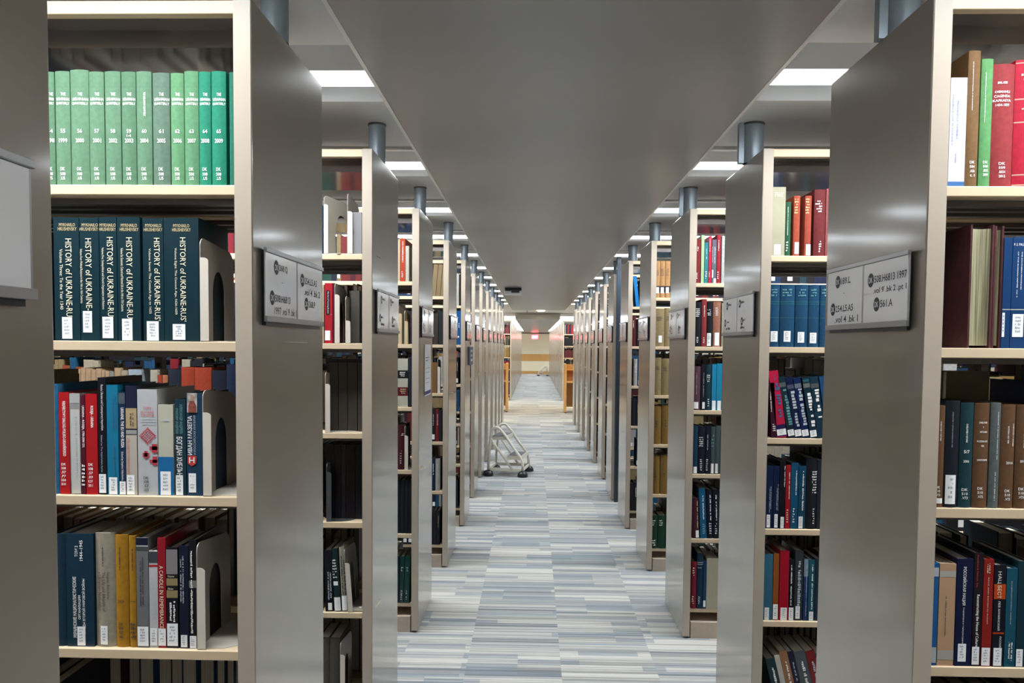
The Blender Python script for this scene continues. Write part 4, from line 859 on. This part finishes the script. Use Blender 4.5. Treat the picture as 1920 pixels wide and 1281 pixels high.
# ---- fourth bookcase on the right: tan and mustard sets
X_ = ((1170, 440), 3.56, 408)
OR = (.62, .34, .14); TAN = (.42, .32, .16); MU2 = (.36, .21, .05)
shelf_of_books('R', 3, 0, *X_, [dict(x=q, top=162, c=OR, n=t, lab=[(q[0] + 4, 338, q[0] + 25, 378)], bands=[(330, 372, (.02, .02, .03))], mk=[mk(q[0] + 3, 215, q[0] + 26, 265, 0, 'k', 5)]) for q, t in (((209, 239), 'orange volume with black lettering beside the post'), ((241, 273), 'orange volume with black lettering, middle'), ((275, 308), 'orange volume with black lettering by the next end panel'))])
def tan(x, top, c, t, lab=None): return dict(x=x, top=top, c=c, n=t, lab=[lab] if lab else [], mk=[mk(x[0] + 12, top + 55, x[1] - 12, top + 85, 0, 'k', 3)])
shelf_of_books('R', 3, 1, (1170, 440), 3.56, 768, [tan((202, 268), 515, TAN, 'thick tan volume with a white label', (229, 696, 253, 742)), tan((270, 310), 512, TAN, 'tan volume by the next end panel')])
shelf_of_books('R', 3, 2, (1170, 440), 3.56, 1096, [tan((197, 247), 845, TAN, 'tan volume beside the post'), tan((249, 300), 850, (.38, .30, .14), 'tan volume half hidden by the next end panel')])
YY = ((1130, 640), 1.998)
shelf_of_books('R', 3, 3, *YY, 404, [tan((185, 218), 260, MU2, 'mustard brown volume beside the post'), tan((220, 250), 258, MU2, 'mustard brown volume by the next end panel')])
shelf_of_books('R', 3, 4, *YY, 575, [tan((183, 213), 432, MU2, 'ochre brown volume beside the post'), tan((215, 245), 430, MU2, 'ochre brown volume by the next end panel')])
GR = (.015, .075, .045)
shelf_of_books('R', 3, 5, *YY, 774, [dict(x=(180, 204), top=650, c=GR, n='dark green volume beside the post', mk=[mk(184, 668, 198, 692, 0, 'w', 3), mk(186, 742, 198, 768, 0, 'w', 3)]), dict(x=(206, 236), top=650, c=GR, n='dark green volume by the next end panel', mk=[mk(211, 668, 226, 692, 0, 'w', 3)])])
# ---- third bookcase on the left
I_ = ((600, 340), 4.0, 526); C1 = case_name('L', 1)
bookend_at('L', 1, 0, *I_, 30, top=84, ftop=155, label='beige arched bookend nearer the dark end panel, top shelf, %s' % C1, d=.22, rz=-20)
bookend_at('L', 1, 0, *I_, 207, top=None, ftop=205, label='slim beige bookend nearer the post, top shelf, %s' % C1, mirror=1)
shelf_of_books('L', 1, 0, *I_, [dict(x=(246, 312), top=212, c=(.36, .36, .37), f='g', n='pale grey binder beside the post', mk=[mk(246, 340, 254, 380, -90, 'k')], d=.16),
 dict(x=(-10, 24), top=150, c=(.01, .07, .14), f='g', n='dark blue book behind the arched bookend', back=.05, d=.12)])
shelf_of_books('L', 1, 1, (600, 340), 4.0, 1208, [
 dict(x=(-40, 30), top=770, c=(.62, .5, .3), f='g', n='pale book half hidden by the end panel', d=.15),
 dict(x=(36, 92), top=756, c=(.62, .025, .04), f='g', n='bright red book with a black title panel', bands=[(990, 994, (.8, .2, .2))], lab=[(36, 1113, 76, 1186), (46, 812, 74, 996, (.03, .02, .03))], txt=[('The Art of Teaching Russian', 54, 818, 66, 985, -90, 'w')]),
 dict(x=(93, 108), top=756, c=(.16, .01, .03), f='g', n='thin maroon book beside the bookend'),
 dict(x=(232, 296), top=812, c=(.13, .12, .105), f='g', n='dark grey pamphlet box', back=.03)])
bookend_at('L', 1, 1, (600, 340), 4.0, 1208, 111, top=755, ftop=840, label='beige bookend right of the red book, second shelf, %s' % C1)
bookend_at('L', 1, 1, (600, 340), 4.0, 1208, 192, top=850, ftop=1035, label='shorter beige bookend before the pamphlet box, second shelf, %s' % C1)
J = ((600, 640), 3.56, 585)
GB = (.085, .075, .065)
bookend_at('L', 1, 2, (600, 640), 3.56, 608, 36, top=205, ftop=282, label='white bookend by the end panel, third shelf, %s' % C1)
shelf_of_books('L', 1, 2, *J, [dict(x=q, top=104, c=GB, f='g', n=t, back=.055, d=.17, bands=[(104, 128, (.012, .014, .02))], mk=m) for q, t, m in (((62, 120), 'grey brown binder with a black cap beside the bookend', []), ((124, 182), 'grey brown binder with a black cap, second from the bookend', [mk(158, 290, 168, 400, -90, 'k')]), ((186, 248), 'grey brown binder with a black cap, third from the bookend', [mk(224, 290, 234, 400, -90, 'k')]), ((252, 290), 'grey brown binder with a black cap beside the post', []))], group='grey brown binders in the third bookcase on the left')
shelf_of_books('L', 1, 3, (600, 640), 3.56, 1150, [dict(x=q, top=655, c=c, f='g', n=t, back=.05, d=.17) for q, t, c in (((40, 96), 'black binder behind the dark bookend', 'black'), ((98, 142), 'black binder, second from the end panel', (.02, .015, .02)), ((144, 170), 'narrow charcoal binder in the middle', (.03, .035, .04)), ((172, 234), 'black binder left of the last one', (.02, .012, .018)), ((236, 280), 'black binder beside the post', 'black'))], group='black binders in the third bookcase on the left')
bookend_at('L', 1, 3, (600, 640), 3.56, 1170, 44, top=780, ftop=838, label='dark grey bookend, fourth shelf, %s' % C1, col=mat('dark_bookend', (.06, .065, .07), .4))
K = ((600, 980), 4.26, 728)
shelf_of_books('L', 1, 4, *K, [
 dict(x=(44, 108), tl=30, top=240, c='black', f='g', n='black book leaning left', lab=[(66, 660, 96, 718)], mk=[mk(58, 390, 88, 650, -90, 'm', 2)]),
 dict(x=(114, 168), tl=84, top=228, c=(.010, .05, .05), n='dark green book leaning left with a label', lab=[(120, 615, 163, 724), (108, 488, 142, 522)], mk=[mk(98, 312, 130, 472, 0, 'w', 7)]),
 dict(x=(176, 220), tl=148, top=212, c=(.50, .48, .36), n='thin cream book leaning left', lab=[(178, 602, 216, 718)], mk=[mk(164, 280, 196, 600, -90, 'k', 2)])])
bookend_at('L', 1, 4, *K, 226, top=225, ftop=335, label='beige bookend holding the leaning books, fifth shelf, %s' % C1, lean=-4)
low('L', 1, 5, [(.11, .10, .075), (.12, .11, .08), (.03, .03, .03), (.1, .09, .07)], ['olive grey volume beside the bookend', 'second olive grey volume', 'dark volume by the end panel', 'brown volume hidden by the end panel'], at(600 + 160/4.26, 1281, Y=front_y('L', 1) + .02)[0], 0, [.275, .275, .27, .26], [.042, .040, .035, .04], fin='c', labs=False)
bookend(at(600 + 162/4.26, 1281, Y=front_y('L', 1) + .012)[0], front_y('L', 1) + .012, LEVELS[5], 'beige bookend right of the olive volumes, bottom shelf, %s' % C1, h=.26, fh=.215)
# ---- fourth bookcase on the left
Mm = ((740, 400), 4.577, 578); C2 = case_name('L', 2)
shelf_of_books('L', 2, 0, *Mm, [
 dict(x=(14, 46), top=215, c=(.70, .52, .34), f='g', n='peach book by the end panel'),
 dict(x=(49, 90), top=208, c=(.55, .075, .035), f='g', n='orange red book with white downward lettering', mk=[mk(60, 235, 74, 420), mk(58, 490, 72, 548, 0, 'w', 4)], d=.2),
 dict(x=(92, 122), top=272, c=(.62, .58, .5), f='g', n='cream book right of the orange red one')])
shelf_of_books('L', 2, 1, (740, 400), 4.577, 1125, [dict(x=(-20, 28), top=800, c=(.05, .05, .07), f='g', n='dark book behind the tan bookend', back=.05)])
bookend_at('L', 2, 1, (740, 400), 4.577, 1130, 32, top=800, ftop=None, label='tan bookend with a dark arch, second shelf, %s' % C2, d=.2, mirror=1, col=mat('tan_paint', (.50, .40, .24), .35))
bookend_at('L', 2, 1, (740, 400), 4.577, 1130, 84, top=840, ftop=930, label='tan bookend nearer the post, second shelf, %s' % C2, mirror=1, col=mat('tan_paint', (.50, .40, .24), .35))
Nn = ((735, 640), 4.577, 568)
shelf_of_books('L', 2, 2, *Nn, [
 dict(x=(40, 136), top=152, c=(.66, .66, .54), f='g', n='thick cream reference book with black and maroon bands', bands=[(255, 322, (.015, .015, .02)), (400, 472, (.16, .015, .03))], mk=[mk(60, 268, 115, 312, 0, 'w', 3), mk(64, 412, 122, 462, 0, 'g', 3)], d=.2),
 dict(x=(139, 172), top=140, c=(.02, .03, .05), n='dark volume beside the post')])
shelf_of_books('L', 2, 3, (735, 640), 4.577, 1122, [
 dict(x=(38, 102), tl=46, top=738, c=(.09, .012, .02), n='maroon volume beside the bookend', mk=[mk(76, 810, 104, 836, 0, 'w', 2), mk(66, 955, 84, 1080, 0, 'm', 6)])])
bookend_at('L', 2, 3, (735, 640), 4.577, 1122, 108, top=745, ftop=825, label='beige bookend right of the maroon volume, fourth shelf, %s' % C2)
Oo = ((735, 880), 4.0, 476)
shelf_of_books('L', 2, 4, *Oo, [dict(x=q, top=75, c=(.012, .02, .03), n=t) for q, t in (((10, 60), 'black volume by the end panel'), ((62, 94), 'black volume, second from the end panel'), ((96, 122), 'narrow black volume near the post'), ((124, 146), 'narrow black volume beside the post'))])
shelf_of_books('L', 2, 5, (735, 880), 4.0, 988, [dict(x=q, tl=q[0] + 8, top=640, c=c, f='g', n=t, mk=[mk(q[0] + 14, 720, q[0] + 32, 755, 0, 'w', 3), mk(q[0] + 12, 895, q[0] + 24, 970, 0, 'w', 5)]) for q, t, c in (((0, 48), 'dark blue green book by the end panel', (.010, .03, .07)), ((52, 86), 'dark green book in the middle', (.010, .07, .06)), ((90, 128), 'dark green book beside the post', (.010, .08, .065)))])
# ---- fifth bookcase on the left and a few strong colours further in
C3 = case_name('L', 3)
shelf_of_books('L', 3, 0, (740, 400), 4.577, 728, [dict(x=q, tl=q[0] + 24, top=455, c=(.30, .22, .12), f='g', n=t, d=.17) for q, t in (((312, 350), 'tan folder leaning right by the end panel'), ((353, 388), 'tan folder leaning right, middle'), ((391, 416), 'tan folder leaning right beside the post'))])
shelf_of_books('L', 3, 1, (740, 400), 4.577, 1138, [dict(x=(330, 372), top=870, c=(.07, .06, .055), f='g', n='dark brown box by the end panel'), dict(x=(376, 420), top=850, c=(.035, .04, .045), f='g', n='charcoal box beside the post')])
shelf_of_books('L', 3, 2, (735, 640), 4.577, 468, [dict(x=(340, 384), top=205, c=(.30, .16, .06), f='g', n='brown carton with a label line')])
bookend_at('L', 3, 2, (735, 640), 4.577, 465, 390, top=170, ftop=238, label='grey bookend right of the brown carton, third shelf, %s' % C3)
shelf_of_books('L', 4, 1, (840, 460), 3.767, 745, [dict(x=(58, 92), top=505, c=(.015, .12, .34), f='g', n='bright blue box file', mk=[mk(72, 590, 80, 625), mk(68, 680, 78, 710, 0)])])
shelf_of_books('R', 4, 0, (1060, 420), 8.006, 1290, [dict(x=(1060, 1110), tl=1018, top=830, c=(.02, .24, .62), f='g', n='bright blue book leaning left')])
shelf_of_books('R', 4, 1, (1170, 440), 3.56, 772, [dict(x=(52, 78), tl=54, top=570, c=(.12, .015, .02), n='dark maroon volume', mk=[mk(58, 600, 66, 650)]), dict(x=(80, 110), top=590, c='black', n='black volume by the next end panel')])

g0 = at(1745 + 125 / 3.88, 700, Y=front_y('R', 0) + .38)[0]; g1 = at(1745 + 440 / 3.88, 700, Y=front_y('R', 0) + .38)[0]; gz = at(1800, 660 + 140 / 3.88, Y=front_y('R', 0) + .38)[2]
gb = book('R', 0, front_y('R', 0) + .40, 0, .028, LEVELS[2], gz - LEVELS[2], g1 - g0, (.36, .33, .24), 'grey green book turned with its cover to the viewer', 'behind the brown journal volumes', 'books on the back side of the first bookcase on the right', 'g')
gb.location.x = g1; gb.rotation_euler = (0, 0, math.radians(90))
# ------------------------------------------------------------------ further bookcases: single books in view, then the uncountable rest
PALS = [[(.30, .02, .03), (.012, .02, .06), (.02, .02, .03), (.03, .10, .20), (.55, .50, .38)], [(.012, .02, .06), (.015, .015, .02), (.02, .05, .07)], [(.02, .08, .06), (.02, .03, .05), (.28, .20, .10)], [(.40, .30, .15), (.34, .20, .06)],
        [(.10, .02, .03), (.2, .03, .03), (.02, .02, .03)], [(.02, .10, .24), (.012, .04, .10), (.60, .60, .58)], [(.45, .10, .04), (.60, .52, .38), (.03, .04, .07), (.015, .12, .25)]]
CNAMES = {}
def cname(c):
    r, g, b = c; m = max(c)
    if m < .035: return 'black'
    if r > .5 and g > .4 and b > .3: return 'cream'
    if r >= g and g > b * 1.3 and g > .15: return 'tan' if r > .35 else 'brown'
    if r > 2.2 * g and r > .35: return 'orange' if g > .08 else 'red'
    if r > 2.2 * g: return 'dark red'
    if b > r and b >= g: return 'blue' if b > .15 else 'dark blue'
    if g > r and g >= b: return 'dark green'
    return 'brown'
rb = random.Random(11)
def sight_limit(side, n, Y):
    """how far from the aisle one sees at depth Y past the end panel of the bookcase in front"""
    xf = abs(face_x(side, n - 1)); yb = front_y(side, n - 1) + DEP
    return xf / yb * Y
AUTO = {}
for side in 'LR':
    s = -1 if side == 'L' else 1
    for n in range(3 if side == 'L' else 4, 8):
        for lv in range(6):
            Yf = front_y(side, n) + .018; lim = sight_limit(side, n, Yf) + .05; x = abs(face_x(side, n)) + TH + rb.choice((.004, .02, .05, .09))
            start = abs(USED[(side, n, lv)]) + .003 if (side, n, lv) in USED else x
            pal = rb.choice(PALS); k = 0; x = start; h0 = rb.uniform(.2, .27)
            while x < lim and NB[0] < 297:
                wd = rb.uniform(.022, .045); h = h0 + rb.uniform(-.025, .03); c = rb.choice(pal); k += 1
                a, b = (x, x + wd) if s > 0 else (-x - wd, -x)
                pos = 'at the aisle end' if k == 1 and (side, n, lv) not in USED else '%s from the aisle end' % ORD[k + (1 if (side, n, lv) in USED else 0)]
                book(side, n, Yf, a + .0004, b - .0004, LEVELS[lv], h, rb.uniform(.15, .18), c, '%s book %s' % (cname(c), pos), '%s shelf, %s' % (LNAMES[lv], case_name(side, n)), 'books on the %s shelf of the %s' % (LNAMES[lv], case_name(side, n)), 'c',
                     labels=[(-wd*.3, .015, wd*.3, .05)] if rb.random() < .4 else (), marks=[(-wd*.15, h*.5, wd*.15, h*.85, -90, rb.choice('wmg'), 1)] if rb.random() < .6 else ())
                x += wd + .0005
            if x > start: USED[(side, n, lv)] = s * x
print('single books', NB[0])
SM = []; SMI = {}
def smi(c):
    if c not in SMI: SMI[c] = len(SM); SM.append(cloth(c))
    return SMI[c]
SM.append(M_pages); SM.append(M_label)
stuff = MB(); tot = 0
FILL = {('L', 1, 2, 0): [(.60, .42, .24)] * 3, ('L', 1, 2, 1): [(.50, .05, .025)], }
def fill_row(Yf, dirn, xa, xb, z, rng, far, hmax=.29, dark=False):
    """Yf: spine plane; dirn +1 when the spines face the viewer's side"""
    global tot
    x = xa
    while x < xb - .03:
        run = rng.uniform(.08, .5); pal = rng.choice(PALS) if not dark else PALS[1]; h0 = rng.uniform(.19, .27) if not dark else .262; one = rng.random() < .4; c0 = rng.choice(pal); end = min(xb, x + run); w0 = rng.uniform(.02, .045)
        if rng.random() < .12 and not dark: x += rng.uniform(.04, .16); continue
        while x < end - .012:
            wd = min(w0 * (1 if one else rng.uniform(.6, 1.5)), end - x); h = min(hmax, h0 + (rng.uniform(-.004, .004) if one else rng.uniform(-.03, .035))); d = rng.uniform(.14, .19) if not dark else .24; c = c0 if one else rng.choice(pal)
            y0, y1 = (Yf, Yf + d) if dirn > 0 else (Yf - d, Yf); mi = smi(c); t = .0025; tot += 1
            a, b = x + .0004, x + wd - .0004; n = len(stuff.v)
            if far: stuff.box(a, b, y0, y1, z, z + h, mi)
            else:
                stuff.box(a, a + t, y0, y1, z, z + h, mi); stuff.box(b - t, b, y0, y1, z, z + h, mi)
                if dirn > 0: stuff.box(a + t, b - t, y0, y0 + t, z, z + h, mi); stuff.box(a + t, b - t, y0 + t, y1 - .004, z + .003, z + h - .004, 0)
                else: stuff.box(a + t, b - t, y1 - t, y1, z, z + h, mi); stuff.box(a + t, b - t, y0 + .004, y1 - t, z + .003, z + h - .004, 0)
                if rng.random() < .35 and wd > .018: 
                    yy = y0 - .0006 if dirn > 0 else y1 + .0001
                    stuff.box(a + wd * .15, b - wd * .2, yy, yy + .0005, z + .015, z + .05, 1)
            x += wd
smi((.02, .02, .03))
for side, n, o in CASES:
    s = -1 if side == 'L' else 1; near = n < 100
    length = 3.3 if near else 1.6
    yo = o.location.y; xo = abs(o.location.x)
    if near and n > 4: length = 1.5
    if near and n == -1: length = 3.2
    if not near and n > 102: continue
    for lv in range(6):
        for row in (0, 1):
            rng = random.Random(hash((ord(side), n, lv, row)) & 0xffff)
            a = xo + TH + .02; b = xo + length - .03
            if row == 0 and (side, n, lv) in USED: a = max(a, abs(USED[(side, n, lv)]) + .004)
            if row == 0 and side == 'L' and n == 0: a = max(a, 1.06)
            if row == 0 and side == 'L' and n in (1, 2, 3) : a = max(a, abs(at(600 if n == 1 else 740 if n == 2 else 806, 600, Y=yo)[0]) + .03)
            if row == 1: a += rng.uniform(0, .12)
            if row == 1 and n == 0 and lv in (1, 2): a += .2 if lv == 1 or side == 'L' else .42
            Yf = yo + .018 if row == 0 else yo + DEP - .018
            z = LEVELS[lv] + .0004; hm = .29
            if n == 0 and lv == 2 and row == 1: hm = .20
            if n == 0 and lv == 4 and row == 0: hm = .28
            if row == 1 and lv == 0 and n == 1: a += .5
            if s > 0: fill_row(Yf, 1 if row == 0 else -1, a, b, z, rng, n > 5, hm, n == 0 and lv == 4 and row == 0)
            else: fill_row(Yf, 1 if row == 0 else -1, -b, -a, z, rng, n > 5, hm, n == 0 and lv == 4 and row == 0)
rest = stuff.build('books', SM); tag(rest, 'all the other books filling the bookcase shelves on both sides of the aisle', 'books', None, 'stuff')
print('filled books', tot)

# ------------------------------------------------------------------ notice and plaque on end panels
def notice(y0, y1, z0, z1, X, label):
    o = empty('paper_notice', (X + .002, (y0 + y1) / 2, z0), label, 'notice'); h = z1 - z0; w = (y1 - y0) / 2
    b = MB(); b.box(0, .001, -w, w, 0, h); b.build('sheet', M_white, o)
    b = MB(); b.box(.001, .0013, -w + .004, w - .004, .006, h * .09); b.build('printed_footer', mat('purple_print', (.05, .03, .18), .5), o)
    b = MB(); sf = lambda u, v: (.0014, u, v); r = random.Random(3)
    for z, k, hh in ((.72, .8, .035), (.66, .5, .035), (.52, .9, .02), (.44, .8, .02), (.32, .9, .02), (.24, .7, .02)): add_marks(b, -w * .8, -w * .8 + 1.6 * w * k, h * z, h * (z + hh), 0, sf, r)
    b.build('print', M_ink, o)
X2 = face_x('L', 2); q0 = at(795.5, 648, X=X2); q1 = at(806.5, 740, X=X2)
notice(q0[1], q1[1], at(801, 741, X=X2)[2], at(801, 646, X=X2)[2], X2, 'white paper notice with a purple foot taped below the sign on the left')
X5 = face_x('L', 5); q0 = at(876, 650, X=X5); q1 = at(882.5, 684, X=X5)
o = empty('wall_plaque', (X5 + .002, (q0[1] + q1[1]) / 2, at(879, 684, X=X5)[2]), 'small slate blue plaque with three pale dots on an end panel, left', 'plaque')
hh = at(879, 650, X=X5)[2] - o.location.z; ww = (q1[1] - q0[1]) / 2
b = MB(); b.box(0, .02, -ww, ww, 0, hh); b.build('plate', mat('slate', (.12, .15, .2), .4), o, bevel=.003)
b = MB(); [b.box(.02, .022, -ww * .4, ww * .4, hh * (.2 + .25 * i), hh * (.2 + .25 * i) + .02) for i in range(3)]; b.build('dots', M_white, o)

# ------------------------------------------------------------------ exit sign, ceiling sensor
xe, _, ze = at(1003, 632, Y=Y_END - .1)
o = empty('exit_sign', (xe, Y_END - .045, ze - .12), 'red lit exit sign on the end wall', 'sign')
bx('housing', -.19, .19, 0, .044, 0, .24, M_white, o, bevel=.004); bx('lit_face', -.18, .18, -.004, 0, .012, .228, mat('exit_glow', (.6, .02, .03), .4, emit=(1, .02, .05), estr=EXITG), o)
b = MB(); add_text(b, 'EXIT', -.15, .15, .05, .19, 0, lambda u, v: (u, -.0055, v), True); b.build('lettering', mat('exit_text', (1, .5, .5), .4, emit=(1, .25, .25), estr=EXITG * 1.4), o)
xa, ya, _ = at(946, 540, Z=SZ); xb = at(978, 540, Z=SZ)[0]
o = empty('ceiling_fixture', ((xa + xb) / 2, ya, SZ - .1), 'small white box fixture with dark top under the grey soffit', 'fixture'); hw = (xb - xa) / 2
bx('body', -hw, hw, -.06, .06, 0, .055, M_white, o, bevel=.01); bx('mount', -hw * .95, hw * .98, -.055, .055, .062, .1, M_black, o, bevel=.004); bx('neck', -hw * .8, hw * .8, -.05, .05, .054, .063, M_black, o)
bx('lens_strip', -hw * .2, hw * .75, -.063, -.058, .03, .052, M_black, o)

# ------------------------------------------------------------------ wooden study carrels in the cross corridor
def carrel(x0, x1, y0, label, side):
    o = empty('study_carrel', ((x0 + x1) / 2, y0, 0), label, 'desk', 'wooden carrels in the cross corridor'); hw = (x1 - x0) / 2
    bx('side_panel', -hw, -hw + .045, 0, .66, .02, 1.14, M_wood, o, .004); bx('side_panel', hw - .045, hw, 0, .66, .02, 1.14, M_wood, o, .004)
    bx('desk_top', -hw + .045, hw - .045, .0, .62, .70, .735, M_wood, o, .004); bx('back_panel', -hw + .045, hw - .045, .62, .65, .1, 1.12, M_wood, o)
    bx('book_shelf', -hw + .045, hw - .045, .36, .62, .98, 1.0, M_wood, o)
    for sx in (-hw + .022, hw - .022): bx('foot', sx - .02, sx + .02, .02, .64, 0, .02, M_black, o)
ya = at(950, 773, Z=0)[1]
carrel(-1.62, at(951.5, 740, Y=ya)[0], ya, 'maple wood study carrel sticking out beyond the last bookcase on the left', 'L')
yb = at(1066, 775, Z=0)[1]
carrel(at(1058.5, 740, Y=yb)[0], 1.75, yb, 'maple wood study carrel sticking out beyond the last bookcase on the right', 'R')

# ------------------------------------------------------------------ rolling step stools
M_stool = mat('stool_paint', (.80, .77, .68), .35); M_tread = mat('stool_tread', (.10, .11, .13), .7, bump=.4, nscale=300)
def stool():
    o = bpy.data.objects.new('step_stool', None); COL.objects.link(o); made = [o]
    def add(q): made.append(q); return q
    R_ = .0165; dy = .44
    def hoop(y):
        p = [(0, y, .075), (.012, y, .30), (.028, y, .47)]
        p += [(.095 - .068 * math.cos(a), y, .495 + .085 * math.sin(a)) for a in [math.pi * i / 12 for i in range(1, 9)]]
        p += [(.20, y, .49), (.30, y, .345), (.385, y, .235), (.408, y, .19), (.415, y, .14), (.415, y, .075)]
        return p
    for y in (0, dy):
        b = MB(); b.tube(hoop(y), R_, 12); f = add(b.build('side_frame', M_stool, o, smooth=True))
        b = MB(); b.tube([(.03, y, .44), (.29, y, .08)], R_ * .8, 10); add(b.build('brace', M_stool, f, smooth=True))
        b = MB(); b.box(0, .415, y - .006, y + .006, .062, .10); add(b.build('side_rail', M_stool, f, bevel=.003))
    for (xa, xb, z, nm) in ((.035, .215, .475, 'upper_step'), (.225, .40, .245, 'lower_step')):
        b = MB(); b.box(xa, xb, .012, dy - .012, z - .006, z)
        b.prism([(xb, z), (xb, z - .045), (xb - .004, z - .045), (xb - .004, z)][::-1], .012, dy - .012, to=lambda p, q, c: (p, c, q))
        for yy in (.012, dy - .016): b.box(xa, xb, yy, yy + .004, z - .045, z)
        st = add(b.build(nm, M_stool, o))
        b = MB(); b.box(xa + .008, xb - .008, .03, dy - .03, z, z + .003); add(b.build('tread_mat', M_tread, st))
    for x in (.0, .415):
        b = MB(); b.box(x - .006, x + .006, 0, dy, .062, .098); add(b.build('cross_rail', M_stool, o, bevel=.003))
        for y in (0, dy):
            b = MB(); b.lathe([(0, .072), (.022, .070), (.045, .057), (.058, .036), (.063, .014), (.063, .004), (.055, .0), (0, .0)], 22, (x, y, 0)); add(b.build('caster_dome', M_black, o, smooth=True))
    index_tree(o, made); return o
st = stool(); st.location = (-.525, 9.45, 0); st.rotation_euler = (0, 0, math.radians(-9)); tag(st, 'cream rolling step stool with two treads standing in the aisle on the left', 'step stool', 'rolling step stools')
st2 = copy_tree(st); st2.location = (at(1008, 701, Y=41.6)[0] + .5, 41.6, 0); st2.rotation_euler = (0, 0, math.radians(183)); st2.scale = (1.15, 1, .9); tag(st2, 'distant step stool by the end wall at the far end of the aisle', 'step stool', 'rolling step stools')
